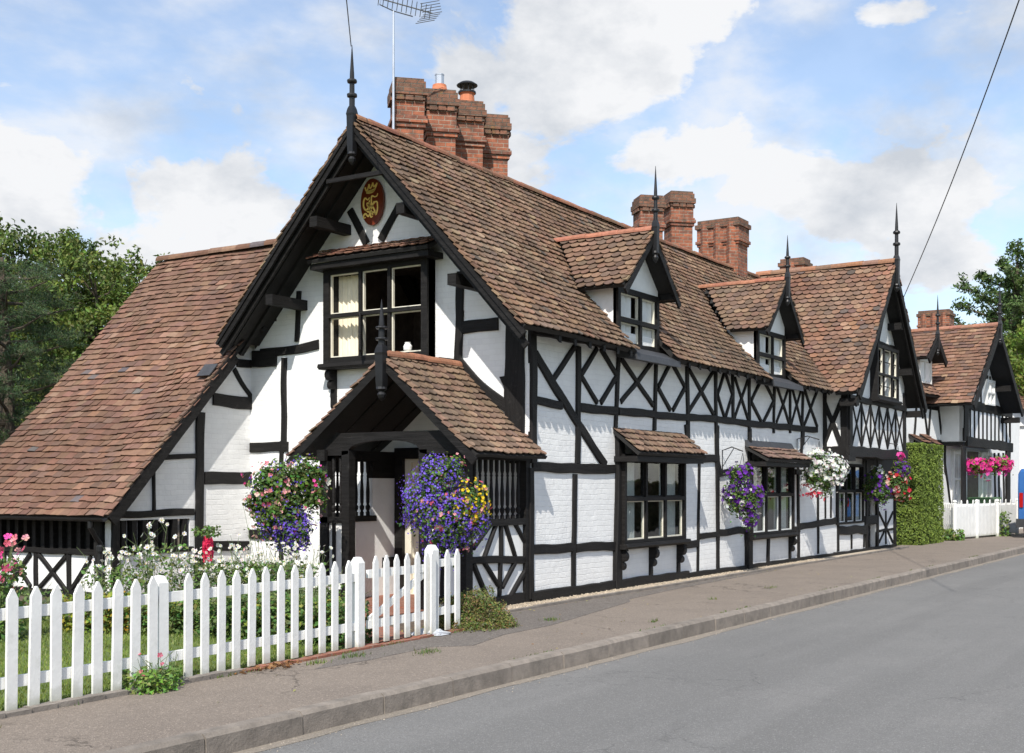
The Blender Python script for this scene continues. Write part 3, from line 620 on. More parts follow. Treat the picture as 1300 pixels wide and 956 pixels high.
rb = deck('rear_roof', (-.8, 5.1, 3.86), (1, 0, 0), S2, 18.4, L2, H)
tiles('roof_tiles', (-.8, 5.12, 3.84), (1, 0, 0), S2, 4.0, L2, rb, gauge=.132, tw=.165)
ridge((-.82, RY, RZ + .03), (17.6, RY, RZ + .03), rf, pal=[(.6, (.26, .12, .075)), (.4, (.19, .11, .07))], r=.10, seg=.31, sagf=lambda q: -.08 * math.sin(math.pi * q) + .01 * noise.noise((q * 9, 0, 0)))
# bargeboards on the garden gable: outer board and a moulded inner one on each slope
ap = Vector((-.80, RY, RZ - .08)); e1 = Vector((-.80, EY - .02, EZ - .10)); e2 = Vector((-.80, 5.12, 3.78))
for e in (e1, e2):
    bb = plate_board('bargeboard', H, [ap, e], .125, .04)
    verge('verge_tiles', rf if e is e1 else rb, Vector((-.80, RY, RZ - .045)), e + Vector((0, 0, .05)), (-1, 0, 0), proj=.055)
    plate_board('moulding', bb, [ap + Vector((-.041, 0, -.01)), e + Vector((-.041, 0, -.01))], .045, .02)
    plate_board('inner_board', bb, [ap + Vector((.07, 0, -.14)), e + Vector((.07, 0, -.14))], .09, .04)
finial(H, (-.84, RY, RZ + .02), 1.0, r=.075, drop=.52)
# cross tie high in the gable overhang
mb = MB(); mb.box(-.82, -.76, RY - .55, RY + .5, RZ - .86, RZ - .80); mb.build('tie_bar', M['black'], H)
# rafters under the verge overhang and purlin ends
for (px_, py_) in ((399, 281), (343, 380)):
    y_, z_ = PGA.px(px_, py_, .74)
    for sgn in (1, -1):
        yy = y_ if sgn > 0 else 2 * RY - y_
        mb = MB(); mb.pbox(PGA, yy - .07, yy + .07, z_ - .08, z_ + .07, -.02, .765); mb.build('purlin_end', M['black'], H)
for X_ in (-.55, -.28):
    for s_ in (1, -1):
        a = Vector((X_, RY, RZ - .13)); b = Vector((X_, RY - s_ * 2.75, RZ - .13 - TM * 2.75)); mb = MB(); dd = (b - a).normalized()
        mb.obox((a + b) / 2, dd * ((b - a).length / 2), Vector((.04, 0, 0)), dd.cross(Vector((1, 0, 0))) * .04); mb.build('rafter', M['soffit'], H)
# rafter feet under the street eaves
x = .15
while x < 11.6:
    if not any(D['a'] - .05 < x < D['b'] + .05 for D in DORM):
        a = Vector((x, .05, zmain(.05) - .14)); b = Vector((x, EY + .04, zmain(EY + .04) - .14)); d = (b - a); mb = MB(); mb.obox((a + b) / 2, d / 2, (.035, 0, 0), (0, .0, .045)); mb.build('rafter_foot', M['black'], H)
    x += .42

# ---- low wing to the left with its long slope
WT = 1.064; WX0 = -2.96; WZ0 = 1.18; WXR = 1.32; WZR = WZ0 + WT * (WXR - WX0)
S3 = Vector((WXR - WX0, 0, WZR - WZ0)); L3 = S3.length; WY0 = 5.03; WY1 = 8.82
def kw(p):
    zw = WZ0 + WT * (p.x - WX0)
    if p.y > WY0 - .01: return True
    if p.x < -.78: return False
    return zw > RZ - TM * (p.y - RY) - .03
sagw = lambda u, s: -.05 * math.sin(math.pi * min(1, max(0, s / L3))) + .035 * noise.noise((u * .5, s * .55, 3)) - .05 * math.exp(-((u - 1.3) ** 2) / .3) * math.sin(math.pi * min(1, s / L3))
OU = Vector((WX0, WY0 - 2.2, WZ0)); ULn = WY1 - WY0 + 2.2
wr = deck('wing_roof', OU, (0, 1, 0), S3, ULn, L3, H, kw, sag=lambda u, s: sagw(u - 2.2, s))
tiles('roof_tiles', OU + Vector((-.03, 0, -.03)), (0, 1, 0), S3, ULn, L3, wr, kw, gauge=.132, tw=.185, club=False, pal=PAL_WING, sag=lambda u, s: sagw(u - 2.2, s), material='tileplain', lift=.022)
ridge((WXR, WY1 + .02, WZR + .04), (WXR, 3.4, WZR + .04), wr, pal=PAL_WING, r=.11)
mb = MB(); mb.slab([(WXR + .02, WY0 - 1.5, WZR - .06), (WXR + .02, WY1, WZR - .06), (4.2, WY1, 2.8), (4.2, WY0 - 1.5, 2.8)], [], (0, 0, -.08)); mb.build('wing_rear_slope', M['soffit'], H)
pw = lambda x, dz=0: Vector((x, WY0 + .0, WZ0 + WT * (x - WX0) + dz))
bb = plate_board('bargeboard', H, [pw(-.62, -.02) + Vector((0, -.01, 0)), pw(WX0, -.02) + Vector((0, -.01, 0))], .17, .045, nrm=Vector((0, -1, 0)))
verge('verge_tiles', wr, pw(-.55, .0), pw(WX0, .0), (0, -1, 0), proj=.04, wid=.06, pal=[(1, (.15, .095, .07))])
sd_ = S3.normalized(); nd_ = Vector((-sd_.z, 0, sd_.x)); mb = MB(); mb.obox(Vector((-.97, 5.16, WZ0 + WT * (2.0) + .03)) + nd_ * .02, sd_ * .13, (0, .14, 0), nd_ * .007); mb.build('slate_flashing', M['lead'], wr)
# wing walls
zww = lambda x: WZ0 + WT * (x - WX0) - .10
bal0 = max(-2.58, PWS.px(*z1(400, 850))[0]); bal1 = PWS.px(*z1(712, 850))[0]
hb = (bal0, bal1, .62, 1.10)
mb = MB(); mb.slab([PWS.P(-2.72, -.05), PWS.P(.1, -.05), PWS.P(.1, zww(.1)), PWS.P(-2.72, zww(-2.72))], [R4(PWS, hb)], (0, .12, 0)); mb.build('wing_side_wall', M['white'], H)
mb = MB(); mb.box(-2.72, -2.60, 5.36, 8.72, -.05, .60); mb.build('wing_front_wall', M['white'], H)
mb = MB(); mb.box(-2.50, -2.46, 5.5, 8.7, .55, 1.35); mb.box(-2.4, bal1 + .1, 5.62, 5.66, .4, 1.6); mb.box(-2.72, 1.4, 8.72, 8.8, -.05, 1.3); mb.build('boarding', M['soffit'], H)
for i in range(16):
    yy = 5.5 + i * .205; mb = MB(); mb.box(-2.70, -2.62, yy, yy + .07, .60, 1.16); mb.build('slat', M['black'], H)
n_ = 7
for i in range(n_):
    u = bal0 + (bal1 - bal0) * (i + .5) / n_; mb = MB(); mb.pbox(PWS, u - .045, u + .045, .62, 1.10, -.07, .0); mb.build('slat', M['black'], H)
    if i: mb = MB(); u2 = bal0 + (bal1 - bal0) * i / n_; mb.pbox(PWS, u2 - .022, u2 + .022, .62, 1.10, -.11, -.08); mb.build('white_slat', M['plaster'], H)

# timbers of the wing side wall
B = lambda a, b, w, pl, nm_='beam', **k: beam(H, pl, a, b, w, nm_, **k)
B(zI(171, 330), z4(742, 330), .16, PWS, 'post'); B(zI(188, 594), zI(376, 596), .19, PWS); B(zI(222, 280), zI(380, 296), .19, PWS)
B(zI(318, 130), zI(386, 133), .12, PWS); B(zI(308, 155), zI(372, 258), .08, PWS, 'brace', bend=-.02); B(zI(5, 512), zI(152, 506), .07, PWS)
B(z1(430, 808), z1(725, 797), .10, PWS); B(z1(576, 622), z1(574, 800), .055, PWS, 'post'); B(zI(186, 870), zI(366, 868), .15, PWS)
B(z4(395, 190), z4(722, 168), .07, PWS); B(zI(374, 255), zI(379, 300), .1, PWS, 'post')
beam(H, PWS, (-2.65, -.03), (-2.65, 1.28), .14, 'post', px=False)
# timbers of the wing front wall
PF = PWF
def Bf(a, b, w, nm_='beam', **k): beam(H, PF, a, b, w, nm_, px=False, **k)
Bf((5.36, .64), (8.72, .64), .08, d=.05); Bf((5.36, .02), (8.72, .02), .12)
Bf((5.44, -.05), (5.44, 1.2), .16, 'post', d=.06)
for yy in (6.12, 6.88, 7.64, 8.4): Bf((yy, .08), (yy, .6), .08, 'post')
for a_, b_ in (((6.18, .08), (6.82, .58)), ((6.82, .08), (6.18, .58)), ((5.62, .58), (6.06, .1)), ((7.0, .1), (7.55, .58)), ((7.0, .58), (7.55, .1)), ((7.7, .58), (8.3, .1))): Bf(a_, b_, .07, 'brace')
# gutter and downpipe on the wing
mb = MB(); gx = WX0 - .05
vs = []; fs = []
for k in range(7):
    t = math.pi * k / 6; vs.append((gx - .055 * math.cos(t), 5.0, WZ0 - .03 - .055 * math.sin(t)))
for k in range(6, -1, -1):
    t = math.pi * k / 6; vs.append((gx - .048 * math.cos(t), 5.0, WZ0 - .03 - .048 * math.sin(t)))
mb.prism(vs, (0, WY1 - 5.0, 0)); g = mb.build('gutter', M['iron'], H)
mb = MB(); gy = 5.30
mb.tube([(gx, gy, WZ0 - .08), (gx, gy, WZ0 - .16), (-2.9, gy + .03, WZ0 - .30), (-2.80, gy + .05, .78), (-2.80, gy + .05, .70)], .035, 8); mb.tube([(-2.80, gy + .05, .72), (-2.80, gy + .05, -.02)], .035, 8)
mb.lathe((-2.80, gy + .05, 0), [(.052, .66), (.055, .68), (.055, .74), (.048, .76)], 10); mb.lathe((-2.80, gy + .05, 0), [(.05, .2), (.05, .25)], 10); mb.build('downpipe', M['iron'], H)

# ---- timbers of the garden gable
B(zG(566, 468), zG(640, 612), .12, PGA, 'brace'); B(zG(775, 450), zG(700, 600), .12, PGA, 'brace')
B(zG(1046, 735), zG(1040, 960), .12, PGA, 'post'); B(zJ(165, 100), zJ(158, 520), .13, PGA, 'post')
B(zG(345, 820), zH(302, 105), .09, PGA, 'post'); B(zH(160, 150), zH(388, 118), .14, PGA, bend=.02); B(zH(252, 168), zH(250, 500), .11, PGA, 'post')
B(zH(120, 519), zH(268, 518), .15, PGA); B(zJ(195, 250), zJ(500, 215), .17, PGA); B(zJ(150, 535), zJ(650, 990), .15, PGA, 'brace', bend=.05)
B(zH(860, 178), zH(950, 190), .1, PGA); B((318, 678), (358, 680), .16, PGA); B((358, 560), (357, 740), .07, PGA, 'post'); B((318, 720), (400, 724), .12, PGA)
u_, z_ = PGA.px(656, 460)
beam(H, PGA, (u_ + .02, 1.9), (u_ + .02, 4.02), .30, 'corner_post', px=False, d=.05)
beam(H, PGA, (u_ + .10, 2.3), (u_ + .16, 3.1), .20, 'brace', px=False, d=.045, bend=.1)
B((300, 438), (302, 470), .30, PGA, 'post')
beam(H, PGA, (5.16, 3.62), (4.65, 3.60), .26, 'beam', px=False, d=.05)
# oriel window with its little tiled roof
oy0, oy1 = min(ow), max(ow)
oz0, oz1 = 3.42, 4.86
owd = window(H, PGA, oy0, oy1, oz0, oz1, .20, (.34, .655), (.50,), fw=.11, curt=[(.70, 1.0), (.0, .09)], name='oriel_window', mw=.055, room=2.2)
mb = MB(); mb.pbox(PGA, oy0, oy0 + .08, oz0, oz1, -.02, .16); mb.pbox(PGA, oy1 - .08, oy1, oz0, oz1, -.02, .16); mb.build('side_panel', M['black'], owd)
# the open casement of the oriel
mb = MB(); hy = oy0 + .11 + (oy1 - oy0 - .22) * .655 - .03; c0 = Vector((-.20, hy, 0)); dv = Vector((-.75, -.55, 0)).normalized() * .30
zz0, zz1 = oz0 + .14, oz0 + .68
for (q0, q1, a_, b_) in ((0, .08, zz0, zz1), (.92, 1, zz0, zz1), (.08, .92, zz0, zz0 + .03), (.08, .92, zz1 - .03, zz1), (.08, .92, (zz0 + zz1) / 2 - .012, (zz0 + zz1) / 2 + .012)):
    p0 = c0 + dv * q0; p1 = c0 + dv * q1; n_ = Vector((-dv.y, dv.x, 0)).normalized() * .012; mb.prism([p0 + n_ + Vector((0, 0, a_)), p1 + n_ + Vector((0, 0, a_)), p1 + n_ + Vector((0, 0, b_)), p0 + n_ + Vector((0, 0, b_))], -2 * n_)
mb.build('open_casement', M['black'], owd)
mb = MB(); mb.prism([c0 + dv * .06 + Vector((0, 0, zz0)), c0 + dv * .94 + Vector((0, 0, zz0)), c0 + dv * .94 + Vector((0, 0, zz1)), c0 + dv * .06 + Vector((0, 0, zz1))], n_ * .3); mb.build('open_pane', M['glass'], owd)
mb = MB(); mb.lathe((-.10, oy0 + .42, oz0 + .10), [(.035, 0), (.06, .03), (.065, .08), (.04, .12), (.045, .14)], 12); mb.build('jug', M['plaster'], owd)
bracket(H, PGA, oy1 - .06, oz0 - .05, .62, d=.2); bracket(H, PGA, oy0 + .06, oz0 - .05, .55, d=.2)
# pent roof over the oriel
def pent(name, pl, u0, u1, zt, zb, proj, rows, tw=.17, pal=PAL_MAIN, lead=False):
    S = (pl.P(0, zt) - pl.P(0, zb, proj)); Lr = S.length
    U = pl.u; O = pl.P(u0, zb, proj)
    d = deck(name, O, U, S, u1 - u0, Lr, H, th=.05, cell=.15)
    tiles('pent_tiles', O, U, S, u1 - u0, Lr, d, gauge=Lr / rows, tw=tw, club=not lead, pal=pal, lift=.024)
    mb = MB(); mb.pbox(pl, u0 + .02, u1 - .02, zb - .14, zb - .055, 0, proj - .06); mb.build('fascia', M['black'], d)
    if lead:
        mb = MB(); mb.prism([pl.P(u0, zt - .03, 0), pl.P(u0, zt + .10, 0), pl.P(u0, zt + .10, .02), pl.P(u0, zt - .01, .09), pl.P(u0, zt - .04, .09)], U * (u1 - u0)); mb.build('lead_flashing', M['lead'], d)
    return d
pent('oriel_roof', PGA, oy0 - .16, oy1 + .14, oz1 + .30, oz1 + .10, .42, 3, pal=[(.5, (.26, .12, .08)), (.5, (.20, .10, .07))])

# ---- porch
PRY = 1.17; PRZ = 3.30; PEZ = 1.99
def porch():
    P = MB()
    # floor and low walls are the porch part itself
    P.box(-1.52, -.01, .02, 2.38, -.04, .02)
    p = P.build('porch', M['redbrick'], H)
    def add(nm_, fn, mt='black'):
        m_ = MB(); fn(m_); return m_.build(nm_, M[mt], p)
    for q_ in ((-1.44, -.56, 2.28, 2.36, .02, 1.12), (-.56, -.02, 2.28, 2.36, .02, 1.70), (-1.44, -.02, .03, .10, .022, 1.10), (-1.50, -1.44, 2.0, 2.36, .022, 1.12), (-1.50, -1.44, .101, .62, .022, 1.10)): add('low_wall', lambda m_: m_.box(*q_), 'plaster')
    add('board', lambda m_: m_.box(-.56, -.02, 2.27, 2.365, 1.70, 2.0)); add('cross_rail', lambda m_: m_.box(-.34, -.02, 2.262, 2.285, .42, .56))
    for (x_, y_, s_) in ((-1.47, 2.33, .14), (-1.47, 1.95, .13), (-1.47, .655, .13), (-1.45, .06, .15)):
        add('post', lambda m_: m_.box(x_ - s_ / 2, x_ + s_ / 2, y_ - s_ / 2, y_ + s_ / 2, 0, 2.06))
    add('post', lambda m_: m_.box(-.12, -.01, -.025, .12, .02, 2.02)); 
    add('wall_plate', lambda m_: m_.box(-1.6, .0, -.03, .11, 1.93, 2.08)); add('wall_plate', lambda m_: m_.box(-1.6, .0, 2.26, 2.40, 1.93, 2.08))
    # arched board between the jambs
    pts = [(.10, 2.0), (.60, 2.0)]
    for i in range(15):
        t = math.pi * (1 - i / 14); pts.append((1.305 - .60 * math.cos(math.pi - t) * 1.0 if False else 1.305 + .60 * math.cos(t), 2.02 + .17 * math.sin(t) ** .7))
    pts += [(2.02, 2.0), (2.34, 2.0), (2.34, 2.10), (2.12, 2.30), (.28, 2.30), (.10, 2.12)]
    add('arched_beam', lambda m_: m_.slab([PPF.P(a, b, .035) for a, b in pts], [], (.10, 0, 0)))
    for (ya, yb, n_) in ((2.02, 2.27, 2), (.14, .59, 4)):
        for i in range(n_):
            yy = ya + (yb - ya) * (i + .5) / n_; add('baluster', lambda m_: baluster_mb(m_, (-1.47, yy, 1.17), .80))
    for i in range(9):
        xx = -1.33 + 1.17 * (i + .5) / 9
        add('baluster', lambda m_: baluster_mb(m_, (xx, .04, 1.15), .82))
        if xx < -.6: add('baluster', lambda m_: baluster_mb(m_, (xx, 2.32, 1.17), .80))
    add('rail', lambda m_: m_.box(-1.40, -.08, -.022, .11, 1.07, 1.155)); add('rail', lambda m_: m_.box(-1.54, -.50, 2.25, 2.40, 1.09, 1.17)); add('rail', lambda m_: m_.box(-1.53, -1.41, .1, .62, 1.09, 1.17)); add('rail', lambda m_: m_.box(-1.53, -1.41, 2.0, 2.27, 1.09, 1.17))
    PL = Plane((0, .03, 0), (1, 0, 0), (0, -1, 0))
    def Bp(a, b, w, nm_='beam'): beam(p, PL, a, b, w, nm_, d=.045)
    Bp(zC(140, 577), zC(415, 572), .10); Bp(zC(120, 790), zC(430, 765), .16)
    for a_, b_, w_ in (((285, 395), (285, 575), .06), ((262, 405), (205, 565), .06), ((240, 400), (150, 520), .055), ((305, 400), (352, 560), .06), ((352, 395), (415, 520), .055),
                       ((150, 595), (218, 760), .07), ((203, 590), (272, 700), .06), ((282, 590), (275, 760), .06), ((352, 590), (290, 710), .06), ((415, 610), (330, 760), .07)): Bp(zC(*a_), zC(*b_), w_, 'brace')
    QF = Plane((-1.50, 0, 0), (0, 1, 0), (-1, 0, 0))
    for a_, b_, w_ in (((2.17, .12), (2.17, 1.1), .05), ((.36, .12), (.36, 1.1), .05)): beam(p, QF, a_, b_, w_, 'stud', px=False)
    beam(p, QF, (2.02, .14), (2.3, .14), .10, 'beam', px=False); beam(p, QF, (.1, .14), (.6, .14), .10, 'beam', px=False)
    # roof
    for (Y0, S) in ((-.28, Vector((0, PRY + .28, PRZ - PEZ))), (2.84, Vector((0, PRY - 2.84, PRZ - PEZ)))):
        Lp = S.length; O = Vector((-1.66, Y0, PEZ)); sg = lambda u, s: -.04 * math.sin(math.pi * min(1, s / Lp)) + .012 * noise.noise((u * 2, s * 2, Y0))
        r_ = deck('porch_roof', O, (1, 0, 0), S, 1.68, Lp, p, th=.045, sag=sg)
        m_ = tiles('porch_tiles', O, (1, 0, 0), S, 1.66, Lp, p, gauge=.128, tw=.15, sag=sg, pal=[(.5, (.200, .130, .088)), (.3, (.235, .155, .105)), (.2, (.155, .10, .073))])
        plate_board('bargeboard', p, [Vector((-1.68, PRY, PRZ - .06)), Vector((-1.68, Y0 - (.02 if Y0 < 0 else -.02), PEZ - .06))], .10, .035)
        verge('verge_tiles', p, Vector((-1.68, PRY, PRZ - .03)), Vector((-1.68, Y0, PEZ - .01)), (-1, 0, 0), proj=.05, pal=[(1, (.22, .14, .10))])
        for x_ in (-1.15, -.65, -.2):
            a = Vector((x_, PRY, PRZ - .11)); b = Vector((x_, Y0 + (.1 if Y0 < 0 else -.1), PEZ + .0)); dd = b - a
            add('rafter', lambda m2: m2.obox((a + b) / 2, dd / 2, (.03, 0, 0), dd.normalized().cross(Vector((1, 0, 0))) * .035))
    ridge((-1.70, PRY, PRZ + .03), (.02, PRY, PRZ + .03), p, pal=[(1, (.30, .14, .085))], r=.09, seg=.28)
    f = finial(p, (-1.73, PRY, PRZ - .02), .72, r=.085, drop=.42)
    # door and frame on the gable wall inside the porch
    add('door_post', lambda m_: m_.pbox(PGA, 2.13, 2.27, 0, 2.1, .0, .07)); add('door_post', lambda m_: m_.pbox(PGA, .88, 1.02, 0, 2.1, .0, .07)); add('door_lintel', lambda m_: m_.pbox(PGA, .88, 2.27, 1.98, 2.14, .003, .075))
    add('door', lambda m_: (m_.pbox(PGA, 1.10, 2.02, .03, 1.93, -.09, -.05), [m_.pbox(PGA, 1.20 + k * .40, 1.53 + k * .40, a, b, -.05, -.04) for k in (0, 1) for a, b in ((.2, .85), (1.0, 1.8))]), 'cream')
    add('door_frame', lambda m_: m_.slab(R4(PGA, (1.02, 2.13, .02, 1.98)), [R4(PGA, (1.10, 2.02, .03, 1.93))], (.12, 0, 0)), 'cream')
    return p
porch()
# ---- street wall timbers
S_ = lambda a, b, w, nm_='beam', **k: beam(H, PST, a, b, w, nm_, **k)
beam(H, PST, (.07, 1.9), (.07, 3.95), .14, 'post', px=False, d=.045)
beam(H, PST, (.0, 3.74), (11.9, 3.74), .17, 'wall_plate', px=False, d=.05)
S_(zC(430, 130), zC(430, 765), .11, 'post', d=.045)
S_(zA(445, 190), zA(443, 900), .12, 'post'); S_(zA(690, 240), zA(672, 700), .095, 'post'); S_(zA(916, 285), zA(908, 700), .10, 'post'); S_(zA(1105, 312), zA(1113, 760), .105, 'post')
S_(zA(180, 520), zA(345, 545), .12); S_(zA(455, 563), zA(680, 582), .125); S_(zA(690, 582), zA(905, 602), .125); S_(zA(915, 605), zA(1105, 622), .12); S_(zA(1115, 622), zB(278, 290), .12)
S_(zA(165, 918), zA(665, 935), .14)
S_(zA(185, 235), zA(610, 910), .145, 'brace', bend=-.03); S_(zA(425, 195), zA(290, 395), .085, 'brace')
def loz(z, x0, x1, y0, y1, w=.07):
    xm = (x0 + x1) / 2; ym = (y0 + y1) / 2; e = (x1 - x0) * .05
    for a_, b_ in (((xm - e, y0), (x0, ym - 4)), ((xm + e, y0), (x1, ym - 4)), ((x0, ym + 4), (xm - e, y1)), ((x1, ym + 4), (xm + e, y1))): S_(z(*a_), z(*b_), w, 'lozenge_brace')
def xx(z, x0, x1, y0, y1, w=.07, dy=0):
    S_(z(x0, y0), z(x1, y1 + dy), w, 'cross_brace'); S_(z(x1, y0 + dy), z(x0, y1), w, 'cross_brace', d=.031)
loz(zA, 462, 678, 205, 532, .085); xx(zA, 705, 898, 262, 530, .085, 20); loz(zA, 930, 1092, 300, 578, .08)
S_(zB(278, 90), zB(283, 495), .10, 'post'); S_(zB(348, 110), zB(350, 300), .09, 'post'); S_(zB(415, 125), zB(415, 480), .10, 'post'); S_(zB(517, 145), zB(513, 350), .09, 'post')
S_(zB(580, 150), zB(580, 350), .08, 'post'); S_(zB(633, 165), zB(625, 470), .10, 'post')
S_(zB(280, 292), zB(415, 312), .12); S_(zB(418, 312), zB(690, 337), .13)
xx(zB, 172, 270, 92, 262, .08, 10); loz(zB, 288, 345, 108, 282, .065); xx(zB, 357, 410, 125, 288, .065, 6); loz(zB, 424, 512, 135, 305, .075); xx(zB, 526, 577, 155, 308, .065, 6); xx(zB, 586, 628, 160, 312, .06, 6); xx(zB, 638, 690, 172, 318, .08, 8)
# lower storey
S_(zC(645, 160), zC(638, 730), .10, 'post'); S_(zC(440, 527), zC(640, 520), .135); S_(zC(650, 518), zC(850, 508), .135)
S_(zC(862, -60), zC(848, 720), .20, 'post', d=.07)
S_(zD(578, 190), zD(568, 860), .065, 'post'); S_(zD(682, 0), zD(686, 860), .095, 'post'); S_(zD(500, 190), zD(690, 193), .14); S_(zD(500, 688), zD(572, 680), .13); S_(zD(580, 640), zD(690, 628), .10)
S_(zD(500, -5), zD(510, 120), .10, 'post'); S_(zD(700, 285), zE(45, 208), .12)
S_(zE(45, 0), zE(50, 895), .10, 'post'); S_(zE(243, 20), zE(238, 870), .11, 'post', d=.05); S_(zE(58, 292), zE(240, 280), .12); S_(zE(58, 655), zE(240, 640), .13)
S_(zE(540, 190), zE(543, 810), .09, 'post', d=.04); S_(zE(575, 0), zE(572, 120), .08, 'post'); S_(zE(550, 620), zE(662, 600), .14); S_(zE(662, 600), zE(785, 580), .14); S_(zE(525, 285), zE(560, 285), .12); S_(zE(522, 640), zE(550, 636), .13)
S_(zE(662, 410), zE(664, 785), .075, 'post'); S_(zE(708, 410), zE(708, 570), .045, 'post'); S_(zE(742, 410), zE(742, 565), .045, 'post'); S_(zE(784, 200), zE(786, 770), .10, 'post')
S_(zE(785, 645), zE(952, 635), .20, d=.05); S_(zE(868, 660), zE(868, 755), .06, 'post'); S_(zE(946, 640), zE(944, 745), .07, 'post'); S_(zE(950, 585), zE(1030, 578), .22)
S_(zE(1030, 500), zE(1030, 735), .07, 'post'); S_(zE(1130, 400), zE(1130, 740), .10, 'post', d=.06)
S_(zE(1036, 530), zE(1122, 715), .06, 'brace'); S_(zE(1122, 530), zE(1036, 718), .06, 'brace'); S_(zE(1036, 645), zE(1124, 632), .06); S_(zE(1078, 520), zE(1078, 725), .05, 'brace')
# sill beam in lengths, following the ground
sill_pts = [(0, 0.07), (2.0, .075), (5.1, .06), (9.0, .045), (13.0, .035), (17.9, .03)]
for (a_, b_) in zip(sill_pts[:-1], sill_pts[1:]):
    beam(H, PST, a_, b_, .15 if a_[0] < 4 else .08, 'sill_beam', px=False, d=.055)
beam(H, PST, (dr[0] - .06, .0), (dr[0] - .06, 2.2), .12, 'door_post', px=False, d=.04)
beam(H, PST, (dr[1] + .06, .0), (dr[1] + .06, 2.2), .12, 'door_post', px=False, d=.04)
mb = MB(); mb.pbox(PST, w3[1] + .02, 17.84, 1.25, 2.26, -.005, .02); mb.build('board', M['soffit'], H)  # dark sheet standing in for the shade of the recess under the jetty
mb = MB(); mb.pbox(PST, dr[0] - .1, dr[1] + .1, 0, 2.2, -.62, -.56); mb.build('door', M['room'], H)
# ground floor windows
f1 = window(H, PST, *w1, .13, (.335, .67), (.50,), fw=.065, curt=[(.0, .28), (.72, 1.0)], top='black', name='window', mw=.06, cur='curtainw')
for q in (.02, .5, .97): bracket(H, PST, w1[0] + (w1[1] - w1[0]) * q, w1[2] - .085, .52, d=.15)
f2 = window(H, PST, *w2, .11, (.335, .67), (.55,), fw=.065, curt=[(.0, .27), (.70, 1.0)], top='black', mw=.06, cur='curtainw', inner='whitepaint')
bracket(H, PST, w2[1] - .03, w2[2] - .085, .48, d=.15); 
S_(zE(228, 640), zE(230, 875), .22, 'post', d=.09); S_(zE(358, 690), zE(356, 850), .12, 'post'); 
f3 = window(H, PST, *w3, .05, (.335, .67), (.55,), fw=.06, curt=[(.0, .27), (.70, 1.0)], top='black', mw=.06, sill=False, cur='curtainw', inner='whitepaint')
pent('window_roof', PST, PST.px(*zD(88, 30), .0)[0] - .02, PST.px(*zD(622, 150), .45)[0] + .02 + .0, 2.47, 2.10, .46, 4, pal=[(.5, (.205, .13, .09)), (.3, (.24, .16, .11)), (.2, (.15, .10, .075))], tw=.15)
pent('window_roof', PST, PST.px(*zE(250, 100), .1)[0], PST.px(*zE(628, 190), .45)[0], 2.36, 2.10, .48, 3, lead=True, pal=[(.6, (.20, .13, .10)), (.4, (.15, .10, .08))])

# ---- dormers
def dormer(D):
    a, b, xm, h, ze, zr = (D[k] for k in ('a', 'b', 'xm', 'h', 'ze', 'zr')); t = (zr - ze) / h; Yf = -.30
    pl = Plane((0, -.05, 0), (1, 0, 0), (0, -1, 0)); m_ = MB(); zt = ze + .03
    tri = [pl.P(a + .0, zt), pl.P(b, zt), pl.P(min(b, xm + h * .8), zr - t * (min(b, xm + h * .8) - xm) - .07), pl.P(xm, zr - .09), pl.P(max(a, xm - h * .8), zr - t * (xm - max(a, xm - h * .8)) - .07)]
    m_.prism(tri, (0, .06, 0))
    for x_, s_ in ((a, .05), (b - .05, .05)):
        m_.prism([(x_, -.04, 3.72), (x_, -.04, ze + .08), (x_, .62, ze + .08), (x_, .62, zmain(.62) - .1)], (s_, 0, 0))
    d = m_.build('dormer', M['plaster'], H)
    window(d, pl, a, b, 3.72, zt, .03, (.56,), (.5,), fw=.085, curt=[(.0, .3), (.62, 1.0)], room=.9, sill=False, mw=.07, cur='curtainw', inner='cream') if False else None
    return d, pl
